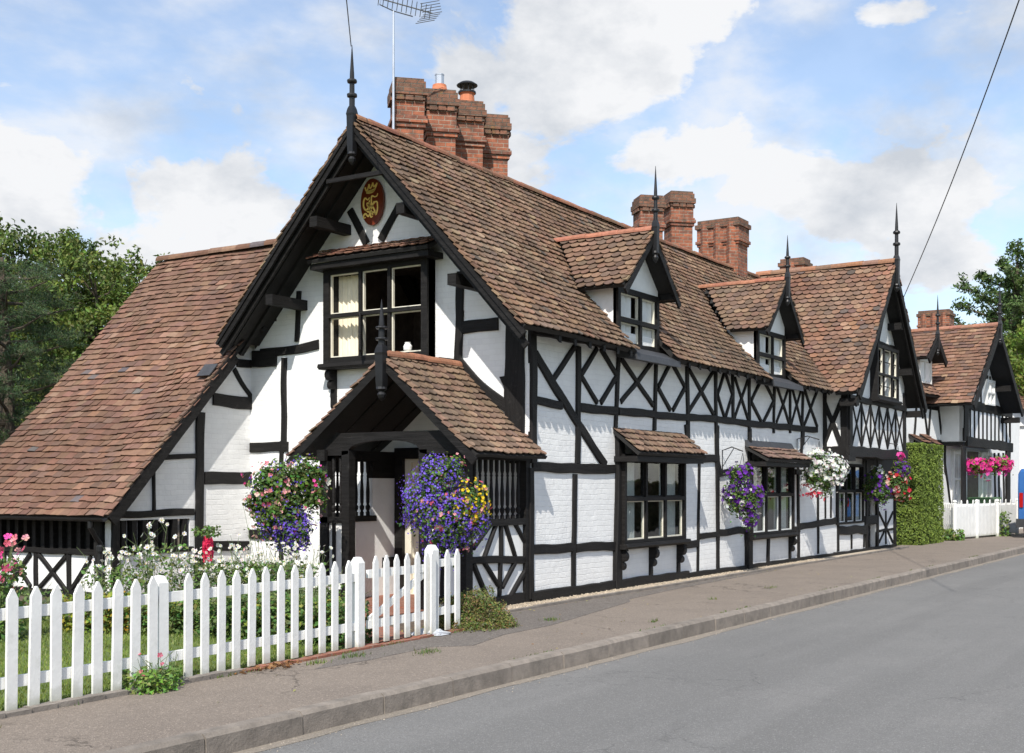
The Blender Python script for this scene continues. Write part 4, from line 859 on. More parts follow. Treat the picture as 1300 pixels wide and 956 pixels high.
def dormer_full(D):
    d, pl = dormer(D); a, b, xm, h, ze, zr = (D[k] for k in ('a', 'b', 'xm', 'h', 'ze', 'zr')); t = (zr - ze) / h; Yf = -.30
    # window pieces become sub-parts of the dormer: build under the house then reparent one level up
    fr = window(H, pl, a, b, 3.72, ze + .03, .03, (.56,), (.47,), fw=.085, curt=[(.0, .42), (.56, 1.0)], room=.7, sill=False, mw=.07, cur='curtainw', rmar=-.055)
    for sgn in (1, -1):
        S = Vector((sgn * h, 0, zr - ze)); O = Vector((xm - sgn * h, Yf, ze)); Lr = S.length
        kk = lambda p: (zr - t * abs(p.x - xm)) > zmain(p.y) - .02
        sg = lambda u, s: -.025 * math.sin(math.pi * min(1, s / Lr)) + .01 * noise.noise((u * 2, s * 2, xm))
        r_ = deck('dormer_roof', O, (0, 1, 0), S, 1.95, Lr, d, kk, th=.05, cell=.1, sag=sg)
        tiles('dormer_tiles', O + Vector((-sgn * .02, 0, -.02)), (0, 1, 0), S, 1.95, Lr, d, kk, gauge=.128, tw=.16, sag=sg, pal=[(.5, (.165, .10, .068)), (.25, (.20, .122, .08)), (.25, (.13, .085, .063))])
        plate_board('bargeboard', d, [Vector((xm, Yf - .02, zr - .05)), Vector((xm - sgn * (h + .03), Yf - .02, ze - .08))], .10, .035, nrm=Vector((0, -1, 0)))
        verge('verge_tiles', d, Vector((xm, Yf - .02, zr - .01)), Vector((xm - sgn * h, Yf - .02, ze - .01)), (0, -1, 0), proj=.045)
        m_ = MB(); m_.box(xm - sgn * (h - .14) - .05, xm - sgn * (h - .14) + .05, Yf + .0, .0, ze - .02, ze + .08); m_.build('purlin_end', M['black'], d)
    ridge((xm, Yf - .03, zr + .03), (xm, (zr - EZ) / TM + EY + .1, zr + .03), d, pal=[(1, (.32, .14, .09))], r=.085, seg=.28)
    finial(d, (xm, Yf - .07, zr + .0), .98 if xm < 5 else .86, r=.062, drop=.36)
    m_ = MB(); m_.prism([(a - .02, -.05, 3.74), (a - .02, -.12, 3.74), (a - .02, -.40, 3.60), (a - .02, -.42, 3.50), (a - .02, -.05, 3.56)], (b - a + .12, 0, 0)); m_.build('lead_apron', M['lead'], d)
for D in DORM: dormer_full(D)

# ---- jettied cross wing at the far end
zj = 2.36
mb = MB(); mb.prism([PJS.P(-.55, zj), PJS.P(.05, zj), PJS.P(.05, 3.9), PJS.P(-.55, 3.9)], (.12, 0, 0)); mb.build('jetty_side_wall', M['white'], H)
cw_ = (13.95, 15.75, 3.62, 4.86)
fz = lambda x: zcross(x) - .10
mb = MB(); mb.slab([PJF.P(12.3, zj), PJF.P(16.9, zj), PJF.P(16.9, fz(16.9)), PJF.P(14.6, fz(14.6)), PJF.P(12.3, fz(12.3))], [R4(PJF, cw_, .03)], (0, .12, 0)); mb.build('jetty_gable_wall', M['white'], H)
mb = MB(); mb.box(12.3, 16.9, -.52, .0, zj - .12, zj + .02); mb.build('jetty_floor', M['soffit'], H)
def J_(pl, a, b, w, nm_='beam', **k): beam(H, pl, a, b, w, nm_, px=False, **k)
J_(PJF, (12.2, zj - .02), (17.0, zj - .02), .24, 'bressummer', d=.07); J_(PJF, (12.3, 3.52), (16.9, 3.52), .14, d=.06); J_(PJF, (12.40, 2.45), (12.40, 3.9), .2, 'post', d=.05); J_(PJF, (16.82, 2.45), (16.82, 3.9), .16, 'post', d=.05)
J_(PJS, (-.48, 2.45), (-.48, 3.9), .16, 'post', d=.05); J_(PJS, (-.6, zj - .02), (.02, zj - .02), .22, d=.05); J_(PJS, (-.42, 2.45), (0, 3.5), .10, 'cross_brace'); J_(PJS, (0, 2.45), (-.42, 3.5), .10, 'cross_brace', d=.031)
J_(PJS, (-.03, 2.4), (-.03, 3.9), .10, 'post')
nx = 6
for i in range(nx):
    a = 12.55 + (16.75 - 12.55) * i / nx; b = 12.55 + (16.75 - 12.55) * (i + 1) / nx; m = (a + b) / 2
    if i: J_(PJF, (a, 2.48), (a, 3.46), .055, 'post')
    J_(PJF, (a, 2.48), (b, 3.46), .05, 'cross_brace', d=.03); J_(PJF, (b, 2.48), (a, 3.46), .05, 'cross_brace', d=.026)
J_(PJF, (13.25, 4.93), (15.95, 4.93), .10); 
for u in (13.1, 16.2): J_(PJF, (u, 3.6), (u, fz(u) - .1), .09, 'post')
J_(PJF, (14.6, 5.0), (14.05, 5.9), .09, 'brace'); J_(PJF, (14.6, 5.0), (15.15, 5.9), .09, 'brace')
window(H, PJF, *cw_, .18, (.30, .72), (.45,), fw=.08, curt=[(0, .22), (.8, 1)], mw=.05, cur='curtainw', glazing=(1, 2))
for sgn in (1, -1):
    S = Vector((sgn * CH, 0, CT * CH)); O = Vector((CX - sgn * CH, -.92, CZ - CT * CH)); Lr = S.length
    kc = lambda p: zcross(p.x) > zmain(p.y) - .03 and p.y < RY + .05
    sg = lambda u, s: -.06 * math.sin(math.pi * min(1, s / Lr)) + .03 * noise.noise((u * .7, s * .6, 11))
    r_ = deck('cross_roof', O, (0, 1, 0), S, 3.4, Lr, H, kc, sag=sg)
    tiles('roof_tiles', O + Vector((-sgn * .02, 0, -.02)), (0, 1, 0), S, 3.4, Lr, r_, kc, gauge=.15, tw=.19, sag=sg, pal=PAL_CROSS, lift=.03)
    bb = plate_board('bargeboard', H, [Vector((CX, -.94, CZ - .06)), Vector((CX - sgn * (CH + .02), -.94, CZ - CT * CH - .08))], .16, .04, nrm=Vector((0, -1, 0)))
    verge('verge_tiles', r_, Vector((CX, -.93, CZ - .02)), Vector((CX - sgn * CH, -.93, CZ - CT * CH - .02)), (0, -1, 0), proj=.05, pal=PAL_CROSS)
    plate_board('inner_board', bb, [Vector((CX, -.86, CZ - .23)), Vector((CX - sgn * (CH + .02), -.86, CZ - CT * CH - .25))], .12, .04, nrm=Vector((0, -1, 0)))
    for q in (.3, .62, .93):
        xx_ = CX - sgn * CH * q; zz_ = zcross(xx_) - .44; mb = MB(); mb.box(xx_ - .07, xx_ + .07, -.88, -.5, zz_ - .08, zz_ + .08); mb.build('purlin_end', M['black'], H)
ridge((CX, -.96, CZ + .04), (CX, RY, CZ + .04), r_, pal=[(.5, (.30, .15, .09)), (.5, (.22, .13, .09))], r=.12, seg=.36)
finial(H, (CX, -.98, CZ + .02), 1.35, r=.085, drop=.55)
# console bracket under the jetty corner
mb = MB(); mb.prism([(12.34, -.52, 2.25), (12.34, -.05, 2.25), (12.34, -.03, 1.85), (12.34, -.12, 2.02), (12.34, -.3, 2.12)], (.16, 0, 0)); mb.build('console', M['black'], H)
mb = MB(); mb.box(12.0, 12.5, -.66, -.35, 2.13, 2.25); mb.build('beam_end', M['black'], H)

# ---- chimneys
def diag_stack(px_, ytop, Y, side=.44, zbase=5.2, pot=None, caps=1.0, extra_h=0):
    r = FW + RT * ((px_ - PX0) / FPX); t = (Y - CAM.y) / r.y; c = CAM + r * t; zt = CAM.z + (HY - ytop) / FPX * t
    mb = MB(); k = math.sqrt(2) / 2; R_ = side * k
    def ring(z0, z1, s, m=mb):
        q = s * k; rr = 0
        vs = [Vector((c.x + q * math.cos(a), c.y + q * math.sin(a), z)) for z in (z0, z1) for a in (0, math.pi / 2, math.pi, 1.5 * math.pi)]
        uv = []
        for f in ((0, 1, 5, 4), (1, 2, 6, 5), (2, 3, 7, 6), (3, 0, 4, 7)):
            m.face([vs[i] for i in f], None, [(0 + f[0] * .7, z0), (s + f[0] * .7, z0), (s + f[0] * .7, z1), (0 + f[0] * .7, z1)])
        m.face([vs[i] for i in (4, 5, 6, 7)], None, [(0, 0), (s, 0), (s, s), (0, s)]); m.face([vs[i] for i in (3, 2, 1, 0)], None, [(0, 0), (s, 0), (s, s), (0, s)])
    ring(zbase, zt - .70, side); 
    ring(zt - .78, zt - .71, side + .06); ring(zt - .71, zt - .64, side + .12); ring(zt - .64, zt - .60, side + .08)
    ring(zt - .60, zt - .36, side + .03)
    st = mb.build('chimney_stack', M['brick'], H, recalc=False)
    m2 = MB(); s2 = side + .10
    # dog tooth course
    for fa in range(4):
        a = fa * math.pi / 2 + math.pi / 4; nrm = Vector((math.cos(a), math.sin(a), 0)); tn = Vector((-nrm.y, nrm.x, 0)); base = Vector((c.x, c.y, 0)) + nrm * ((side + .03) / 2)
        for j in (-1, 0, 1):
            o = base + tn * (j * side / 3.1); w_ = side / 7
            m2.prism([o + tn * w_ + Vector((0, 0, zt - .36)), o - tn * w_ + Vector((0, 0, zt - .36)), o - tn * w_ * .9 + Vector((0, 0, zt - .29)) + nrm * .0, o + tn * w_ * .9 + Vector((0, 0, zt - .29))], nrm * .05)
    ring(zt - .34, zt - .27, side + .05, m2); ring(zt - .27, zt - .16, s2 + .02, m2); ring(zt - .16, zt - .05, side + .07, m2); ring(zt - .05, zt, side + .02, m2)
    m2.build('chimney_cap', M['brickcap'], st, recalc=False)
    if pot:
        m3 = MB()
        m3.lathe((c.x, c.y, zt), [(.15, 0), (.14, .05), (.12, .10), (.115, .14)] if pot == 'cowl' else [(.14, -.02), (.13, .06), (.12, .17), (.14, .18), (.14, .20), (.12, .21)], 14); m3.build('chimney_pot', M['pot'], st, smooth=False)
        m4 = MB()
        if pot == 'cowl':
            m4.lathe((c.x, c.y, zt), [(.075, .12), (.075, .30), (.08, .30), (.08, .32)], 12); m4.build('steel_flue', M['steel'], st)
        else:
            m4.lathe((c.x, c.y, zt), [(.155, .19), (.155, .22), (.12, .23)], 14)
            for k_ in range(8): a = k_ * math.pi / 4; m4.tube([(c.x + .12 * math.cos(a), c.y + .12 * math.sin(a), zt + .21), (c.x + .12 * math.cos(a), c.y + .12 * math.sin(a), zt + .33)], .008, 4)
            m4.lathe((c.x, c.y, zt), [(.18, .32), (.185, .335), (.12, .38), (.03, .40)], 14); m4.build('cowl', M['iron'], st)
    return c, zt
ch1, ch1z = diag_stack(517, 105, 3.25, side=.46)
diag_stack(558, 119, 3.25, side=.46, pot='cowl'); diag_stack(593, 133, 3.25, side=.46, pot='pot'); diag_stack(625, 150, 3.25, side=.46)
diag_stack(823, 251, 3.3, side=.50); diag_stack(861, 246, 3.0, side=.50)
# joined stack further along
def wide_stack(X0, X1, Y0, Y1, zt, zb=5.0, ribs=3, parent=None):
    mb = MB()
    def bx(g, z0, z1, m=mb): m.box(X0 - g, X1 + g, Y0 - g, Y1 + g, z0, z1)
    bx(0, zb, zt - .42); bx(.03, zt - .62, zt - .56); bx(.06, zt - .56, zt - .49); bx(.03, zt - .49, zt - .2)
    for i in range(ribs):
        y = Y0 + (Y1 - Y0) * (i + .5) / ribs; mb.prism([(X0 - .02, y - .12, zb), (X0 - .14, y, zb), (X0 - .02, y + .12, zb)], (0, 0, zt - .12 - zb))
    st = mb.build('chimney_stack', M['brick'], parent or H); m2 = MB(); bx(.07, zt - .2, zt - .1, m2); bx(.02, zt - .1, zt, m2)
    m2.build('chimney_cap', M['brickcap'], st)
mb = MB()
for i in range(700):
    xx_ = -10 + 30 * rnd.random(); c = Vector((xx_, -2.88 - abs(rnd.gauss(0, .10)), -.158)); r = rnd.uniform(.004, .011); k = rnd.uniform(.6, 1.3)
    mb.idx([c + Vector((r, 0, 0)), c + Vector((-r, 0, 0)), c + Vector((0, r, 0)), c + Vector((0, -r, 0)), c + Vector((0, 0, r * .8))], [(0, 2, 4), (2, 1, 4), (1, 3, 4), (3, 0, 4)], (.3 * k, .26 * k, .21 * k))
tag(mb.build('gutter_grit', M['pebble'], recalc=False), kind='stuff')
wide_stack(12.9, 13.5, 2.25, 3.25, 7.92)
wide_stack(17.0, 17.5, 2.1, 2.7, 7.6, ribs=1)
# ================================================================== CREST, AERIAL, WIRES
cr_ = thing('crest_plaque', 'oval brown plaque with gold crown and entwined gold initials high in the garden gable', 'plaque', PGA.P(*PGA.px(*zG(668, 435)), .0))
M['plaque'] = mat('varnished_brown', (.15, .028, .010), .25, namp=.3, bump=.05)
M['gold'] = mat('gold_leaf', (.95, .68, .18), .4, metal=0, namp=.15, bump=.1)
cu, cz = PGA.px(*zG(668, 435)); PQ = Plane(PGA.o, PGA.u, PGA.n)
# in plaque space: s to the viewer's right (= -u), t up
def QP(s, t, d): return PGA.P(cu - s, cz + t, d)
mb = MB(); EW, EH = .215, .345
mb.prism([QP(EW * math.cos(a * math.pi / 20), EH * math.sin(a * math.pi / 20), .02) for a in range(40)], PGA.n * .035); mb.build('board', M['plaque'], cr_)
mb = MB()
for a in range(40):
    pass
def stroke(m, pts, w, d=.062):
    P3 = []
    n = len(pts)
    # Catmull-Rom through the points, ribbon of varying width
    sm = []
    for i in range(n - 1):
        p0 = pts[max(i - 1, 0)]; p1 = pts[i]; p2 = pts[i + 1]; p3 = pts[min(i + 2, n - 1)]
        for q in range(6):
            t = q / 6; sm.append(tuple(.5 * (2 * p1[k] + (p2[k] - p0[k]) * t + (2 * p0[k] - 5 * p1[k] + 4 * p2[k] - p3[k]) * t * t + (3 * p1[k] - p0[k] - 3 * p2[k] + p3[k]) * t ** 3) for k in (0, 1)))
    sm.append(pts[-1]); N_ = len(sm); lo = []; hi = []
    for i, p in enumerate(sm):
        a = sm[max(i - 1, 0)]; b = sm[min(i + 1, N_ - 1)]; dx, dy = b[0] - a[0], b[1] - a[1]; l_ = math.hypot(dx, dy) or 1
        ww = w * (.45 + .55 * math.sin(math.pi * min(1, max(0, i / (N_ - 1))))) / 2
        lo.append((p[0] - dy / l_ * ww, p[1] + dx / l_ * ww)); hi.append((p[0] + dy / l_ * ww, p[1] - dx / l_ * ww))
    for i in range(N_ - 1):
        m.prism([QP(*lo[i], d), QP(*lo[i + 1], d), QP(*hi[i + 1], d), QP(*hi[i], d)], PGA.n * -.008)
# pixel sketch of the emblem in the zoom: centre (382,505), half width 168 = EW
def q_(x, y): return ((x - 382) / 168 * EW, -(y - 505) / 325 * EH)
mono = [[(350, 440), (320, 470), (285, 440), (262, 480), (262, 560), (300, 610), (345, 560), (350, 520), (310, 520), (318, 560)],
        [(330, 580), (355, 640), (330, 700), (290, 660), (262, 680), (265, 715), (290, 710)],
        [(470, 400), (455, 435), (420, 440), (385, 425), (375, 480), (385, 560), (420, 620), (440, 690), (465, 620), (460, 520), (430, 515), (410, 540)],
        [(440, 690), (400, 650), (365, 670), (370, 715), (395, 705)], [(300, 610), (330, 640), (370, 600), (400, 540), (420, 500)], [(345, 470), (350, 560), (375, 640), (400, 690)]]
for st in mono: stroke(mb, [q_(*p) for p in st], .026)
mb.build('monogram', M['gold'], cr_)
mb = MB()
base = [q_(*p) for p in [(290, 345), (300, 370), (345, 378), (400, 372), (430, 340), (425, 325)]]
for st in ([(285, 300), (300, 350)], [(300, 350), (320, 320), (342, 270), (352, 320)], [(352, 320), (375, 300), (398, 255), (408, 305)], [(408, 305), (430, 290), (455, 270), (430, 335)], [(300, 372), (350, 378), (400, 365), (432, 335)], [(296, 350), (350, 350), (400, 342), (432, 322)], [(300, 360), (350, 364), (400, 354), (430, 330)]):
    stroke(mb, [q_(*p) for p in st], .022)
for p in ((285, 298), (342, 262), (398, 248), (456, 262)):
    s, t = q_(*p); mb.lathe(QP(s, t, .058), [(.002, -.012), (.014, -.006), (.014, .006), (.002, .012)], 8)
mb.build('crown', M['gold'], cr_)

ae = thing('television_aerial', 'grey television aerial on a tall thin mast strapped to the nearest chimney', 'aerial', (ch1.x, ch1.y, ch1z - .6))
mt_ = at(499.5, (ch1 - CAM).dot(FW) - .42, y=175); top = Vector((mt_.x, mt_.y, at(499.5, (ch1 - CAM).dot(FW) - .42, y=14).z))
mb = MB(); mb.tube([mt_ + Vector((0, 0, -.6)), mt_ + Vector((0, 0, .8)), top], [.022, .020, .016], 8)
for z_ in (.1, .45, .8): mb.tube([mt_ + Vector((0, 0, z_)), mt_ + Vector((.25, .12, z_))], .008, 5)
mb.build('mast', M['steel'], ae)
A_ = at(478, (top - CAM).dot(FW), y=-3); B_ = at(549, (top - CAM).dot(FW) + .1, y=17); d_ = (B_ - A_).normalized(); sd = Vector((.84, .54, 0))
M['alu'] = mat('dull_aluminium', (.14, .145, .15), .5, metal=.5, bump=0)
mb = MB(); mb.tube([A_, B_], .010, 6); mb.tube([top + Vector((-.15, .1, .22)), top + Vector((-.22, .1, .05)), top, top + Vector((.3, -.15, -.02))], .009, 6)
mb.build('boom', M['alu'], ae); mb = MB(); el = sd.cross(d_).normalized()
for i in range(12):
    p = A_ + (B_ - A_) * (i + .5) / 12; dd = (el * .72 + sd * .5).normalized(); mb.tube([p - dd * .11, p + dd * .11], .006, 4)
for k in range(-4, 5):
    p = B_ + el * .04 * k + d_ * (-.02 * abs(k)) ; 
    mb.tube([p - Vector((.13, -.09, .05)), p + Vector((.13, -.09, .05))], .006, 4)
mb.build('elements', M['alu'], ae)
def wire(name, label, pts, r, cat='overhead wire'):
    mb = MB(); mb.tube(pts, r, 6); o = mb.build(name, M['iron'], None, loc=pts[0]); return tag(o, label, cat)
a = at(1146.5, 28.95, y=379); b = at(1287, 17, y=-8); b = a + (b - a) * 1.5; pts = [a.lerp(b, i / 14) - Vector((0, 0, .35 * math.sin(math.pi * i / 14))) for i in range(15)]
wire('overhead_wire', 'thin dark wire slanting up to the right above the far end of the cottage', pts, .010)
a = Vector((-.86, RY, RZ + 1.0)); b = at(437, 14.0, y=-30); b = a + (b - a) * 2.2; wire('overhead_wire', 'thin dark wire rising from the tip of the garden gable spike', [a, a.lerp(b, .5) - Vector((0, 0, .01)), b], .007)

# ================================================================== FENCES
def picket_mb(mb, c, d, nrm, z0, z1, w=.085, th=.02, tip=.07, lean=0):
    c = Vector(c); hw = w / 2; sh = lambda z: d * (lean * z)
    prof = [(-hw, z0), (hw, z0), (hw, z1 - tip), (hw * .12, z1), (-hw * .12, z1), (-hw, z1 - tip)]
    mb.prism([c + d * s + sh(z) + Vector((0, 0, z)) - nrm * th / 2 for s, z in prof], nrm * th)
FA = Vector((-8.8, -1.2, 0)); FB = Vector((-3.2, -1.0, 0)); fd = (FB - FA).normalized(); fn = Vector((fd.y, -fd.x, 0))
def on_fence(px_):
    r = FW + RT * ((px_ - PX0) / FPX); t = (FA - CAM).dot(fn) / r.dot(fn); return CAM + r * t
fence = thing('picket_fence', 'white picket fence with pointed pales round the front garden', 'fence', (-7, -1.1, 0))
pxs = [14, 42.4, 70.6, 97.5, 123, 147.5, 171, 193.5, 238.7, 259.8, 280.6, 299.6, 319, 338, 356.5, 374, 392, 409, 425, 442.5]
def pal(c, z1, parent, d=fd, n=fn, nm='picket', **k):
    mb = MB(); picket_mb(mb, (c.x, c.y, 0), d, n, .03, z1, **k); return mb.build(nm, M['whitepaint'], parent)
for i, p in enumerate(pxs):
    c = on_fence(p); c.z = 0; lean = -.0 + (.012 if p < 200 else .004) * -1 * -1
    pal(c, .875 + rnd.uniform(-.008, .008), fence, lean=.02 * max(0, (440 - p) / 440) + rnd.uniform(-.013, .013), w=.088 if p < 200 else .082)
c = on_fence(14)
for k in range(1, 10): pal(c - fd * .185 * k, .875, fence, lean=.02)
def rail(a, b, z, parent, nm='rail', back=.035, hh=.04, th=.018):
    mb = MB(); a = Vector((a.x, a.y, z)); b = Vector((b.x, b.y, z)); dd = b - a; n_ = Vector((dd.y, -dd.x, 0)).normalized()
    mb.obox((a + b) / 2 - n_ * back, dd / 2, n_ * th, Vector((0, 0, hh))); return mb.build(nm, M['whitepaint'], parent)
def post(c, h, parent, s=.052, nm='post'):
    mb = MB(); c = Vector((c.x, c.y, 0)); k = s * math.sqrt(2) * .98
    mb.lathe(c, [(k, -.03), (k, h - .06), (k * 1.0, h - .055), (k * .55, h), (k * .2, h + .004)], 4, rot=math.pi / 4 + math.atan2(fd.y, fd.x)); return mb.build(nm, M['whitepaint'], parent)
gp1 = on_fence(457); gp2 = on_fence(551); pp = on_fence(208)
end = on_fence(14) - fd * 1.75
rail(end, gp1, .70, fence); rail(end, gp1, .22, fence)
for q in (pp, ): post(q - fn * .05, .875, fence)
post(gp1 - fn * .03, .895, fence)
post(on_fence(14) - fd * 1.6 - fn * .07, .90, fence)
gate = thing('garden_gate', 'white picket gate between two square posts in front of the porch', 'gate', (gp1 + gp2) / 2 * 1.0); gate.location.z = 0
for p in (477, 490.6, 503.6, 517, 530, 542): pal(on_fence(p), .90 + rnd.uniform(-.006, .006), gate, nm='picket', w=.078)
rail(on_fence(470), on_fence(546), .72, gate); rail(on_fence(470), on_fence(546), .22, gate)
mb = MB(); a = on_fence(472); b = on_fence(545); a.z = .26; b.z = .68; dd = (b - a); mb.obox((a + b) / 2 - fn * .035, dd / 2, fn * .012, dd.cross(fn).normalized() * .035); mb.build('gate_brace', M['whitepaint'], gate)
sf = thing('picket_fence', 'short white picket panel with two pales between the gate post and the olive shrub', 'fence', (-2.5, -.6, 0))
q1 = Vector((gp2.x, gp2.y, 0)); q2 = Vector((-1.56, -.06, 0)); d2 = (q2 - q1).normalized(); n2_ = Vector((d2.y, -d2.x, 0))
post(gp2 - fn * .03, .96, sf, s=.056); pal(gp2 + fn * .055 - fd * .10, .92, sf)
for q in (568, 580.5): pal(on_fence(q), .90, sf)
rail(gp2, on_fence(585), .76, sf); rail(gp2, on_fence(585), .24, sf)

# ================================================================== FAR COTTAGES
TH = R(-5.5)
def cottage2():
    O = at(1223, 37.2, z=0); O.z = 0
    U = Vector((math.cos(TH), math.sin(TH), 0)); Nn = Vector((U.y, -U.x, 0))
    P2 = Plane(O, U, Nn)
    K = thing('timber_framed_cottage', 'smaller black and white cottage beyond the clipped hedge with closely striped gable', 'cottage', O + U * 1.5 - Nn * 2.5, None)
    ul, zl = P2.px(1236, 511, .6); ur, zr_ = P2.px(1299, 524, .6); um, zm_ = P2.px(1264.5, 412, .6)
    half = (ur - ul) / 2; um = (ul + ur) / 2; ez = (zl + zr_) / 2
    uc0 = P2.px(1223, 560)[0]; uc1 = P2.px(1284, 560)[0]
    um = (um + P2.px(1264.5, 412, .6)[0]) / 2; half = min(um - ul + .2, 3.6)
    t = (zm_ - ez) / half; zc_ = lambda u: zm_ - t * abs(u - um)
    zj2 = P2.px(1250, 563)[1]
    # ground floor wall set back, upper wall jettied
    uL = -5.2
    winh = []
    mb = MB(); mb.slab([P2.P(uL, -.05, -.7), P2.P(uc1 + 3.5, -.05, -.7), P2.P(uc1 + 3.5, 3.9, -.7), P2.P(uL, 3.9, -.7)], [], -Nn * .12); mb.build('street_wall', M['plaster'], K)
    mb = MB(); mb.slab([P2.P(uc0, zj2, 0), P2.P(uc1, zj2, 0), P2.P(uc1, zc_(uc1) - .1, 0), P2.P(um, zm_ - .1, 0), P2.P(uc0, zc_(uc0) - .1, 0)], [], -Nn * .12); mb.build('gable_wall', M['plaster'], K)
    mb = MB(); mb.pbox(P2, uc0, uc1, zj2 - .1, zj2 + .02, -.72, -.02); mb.build('jetty_floor', M['soffit'], K)
    mb = MB(); mb.prism([P2.P(uc0, zj2, 0), P2.P(uc0, zj2, -.72), P2.P(uc0, 4.3, -.72), P2.P(uc0, 4.3, 0)], U * .1); mb.build('jetty_side_wall', M['plaster'], K)
    def T(a, b, w, nm='beam', d=.04, pl=P2, px=True): beam(K, pl, a, b, w, nm, px=px, d=d)
    T((1226, 505), (1226, 560), .45, 'post'); T((1226, 513), (1284, 525), .3); T((1226, 560), (1284, 568), .3, d=.06)
    for i in range(11):
        u = uc0 + .6 + (uc1 - uc0 - .8) * i / 10; T((u, zj2 + .1), (u, 4.0), .06, 'stud', px=False)
    for i in range(8):
        u = um - half * .62 + half * 1.24 * i / 7; T((u, 4.1), (u, max(4.2, zc_(u) - .35)), .06, 'stud', px=False)
    T((um - .9, P2.px(1250, 478)[1]), (um + .9, P2.px(1250, 478)[1]), .12, px=False)
    window(K, P2, P2.px(1249, 500)[0], P2.px(1259, 500)[0], P2.px(1250, 514)[1], P2.px(1250, 482)[1], .12, (.5,), (.5,), fw=.07, fmat='whitepaint', inner='whitepaint', room=.5, curt=[(0, 1)], cur='curtainw', sill=False)
    P3 = Plane(O - Nn * .7, U, Nn)
    # posts, window and dark opening below the jetty
    T((1223, 566), (1223, 640), .35, 'post', pl=P2); T((1279, 572), (1279, 640), .4, 'post', pl=P2, d=.05)
    wz0, wz1 = P3.px(1212, 628)[1], P3.px(1212, 572)[1]
    window(K, P3, P3.px(1207, 600)[0], P3.px(1219, 600)[0], .9, wz1, .1, (.5,), (.5,), fw=.1, fmat='whitepaint', sillmat='whitepaint', inner='whitepaint', room=.4, glazing=(2, 2), curt=[(0, .3), (.7, 1)], cur='curtainw')
    window(K, P3, P3.px(1243, 600)[0], P3.px(1256, 600)[0], .9, wz1, .1, (.5,), (.5,), fw=.1, fmat='whitepaint', sillmat='whitepaint', inner='whitepaint', room=.4, glazing=(2, 2), curt=[(0, .3), (.7, 1)], cur='curtainw')
    mb = MB(); mb.pbox(P3, P3.px(1228, 600)[0], P3.px(1241, 600)[0], 0, wz1, .0, .03); mb.build('door', M['room'], K)
    for x_ in (1262, 1267, 1273): T((x_, 575), (x_ + 1, 640), .12, 'stud', pl=P3)
    mb = MB(); mb.pbox(P3, P3.px(1200, 560)[0], P3.px(1223, 560)[0], P3.px(1212, 566)[1], P3.px(1212, 558)[1], 0, .5); mb.build('jetty_beam', M['black'], K)
    # close studding left of the gable
    for i, x_ in enumerate((1163, 1172, 1181, 1190, 1198)): T((x_, 512 - i * .3), (x_ + (5 if i % 2 else -3), 556), .09, 'stud', pl=P3)
    T((1211, 508), (1211, 558), .3, 'post', pl=P3); T((1199, 508), (1199, 600), .1, 'post', pl=P3); T((1160, 560), (1200, 562), .14, pl=P3); T((1199, 590), (1206, 640), .1, 'brace', pl=P3)
    # gable roof
    for sg in (1, -1):
        S = U * (sg * half) + Vector((0, 0, t * half)); Lr = S.length; Oq = P2.P(um - sg * half, ez, .6); 
        r_ = deck('roof', Oq, -Nn, S, 5.2, Lr, K, cell=.25)
        tiles('roof_tiles', Oq + Vector((0, 0, .01)), -Nn, S, 5.2, Lr, r_, gauge=.15, tw=.2, club=False, pal=PAL_CROSS, lift=.03, material='tileplain') if sg > 0 else None
        plate_board('bargeboard', K, [P2.P(um, zm_ - .03, .63), P2.P(um - sg * half, ez - .05, .63)], .20, .05, nrm=Nn)
        for q in ((.55,) if sg > 0 else (.55, .93)):
            uu = um - sg * half * q; mb = MB(); mb.pbox(P2, uu - .08, uu + .08, zc_(uu) - .56, zc_(uu) - .38, 0, .58); mb.build('purlin_end', M['black'], K)
    ridge(P2.P(um, zm_ + .04, .63), P2.P(um, zm_ + .04, -4.3), K, pal=[(1, (.30, .15, .10))], r=.12, seg=.36)
    finial(K, P2.P(um, zm_, .66), 1.3, r=.085)
    # street roof left part with a small dormer
    t2 = 1.05; e2 = P3.px(1175, 500, .3)[1]; S = -Nn * 3.0 + Vector((0, 0, 3.0 * t2)); Oq = P3.P(uL, e2, .3)
    k2 = lambda p: (p - O).dot(U) < um - half * .2 or True
    r_ = deck('roof', Oq, U, S, -uL + um, S.length, K, cell=.25); tiles('roof_tiles', Oq, U, S, -uL + um, S.length, r_, gauge=.15, tw=.2, club=False, pal=PAL_CROSS, material='tileplain')
    ridge(P3.P(uL, e2 + 3.0 * t2 + .03, -2.7), P3.P(um, e2 + 3.0 * t2 + .03, -2.7), r_, pal=PAL_CROSS, r=.12)
    mb = MB(); mb.slab([P3.P(uL, 0, 0), P3.P(uL, 0, -5), P3.P(uL, e2, -5.5), P3.P(uL, e2 + 2.9 * t2, -2.7), P3.P(uL, e2, .2)], [], U * .12); mb.build('end_wall', M['plaster'], K)
    mb = MB(); mb.pbox(P3, uL, 7, 0, e2 + .5, -5.1, -5.0); mb.build('rear_wall', M['plaster'], K)
    # dormer
    du = P3.px(1176.5, 440)[0]; dz0 = P3.px(1170, 486)[1]; dz1 = P3.px(1170, 456)[1]; dzr = P3.px(1180, 424, .3)[1]
    mb = MB(); mb.prism([P3.P(du - .75, dz0), P3.P(du + .35, dz0), P3.P(du + .35, dz1), P3.P(du - .2, dzr - .1), P3.P(du - .75, dz1)], -Nn * 1.2); dm = mb.build('dormer', M['plaster'], K)
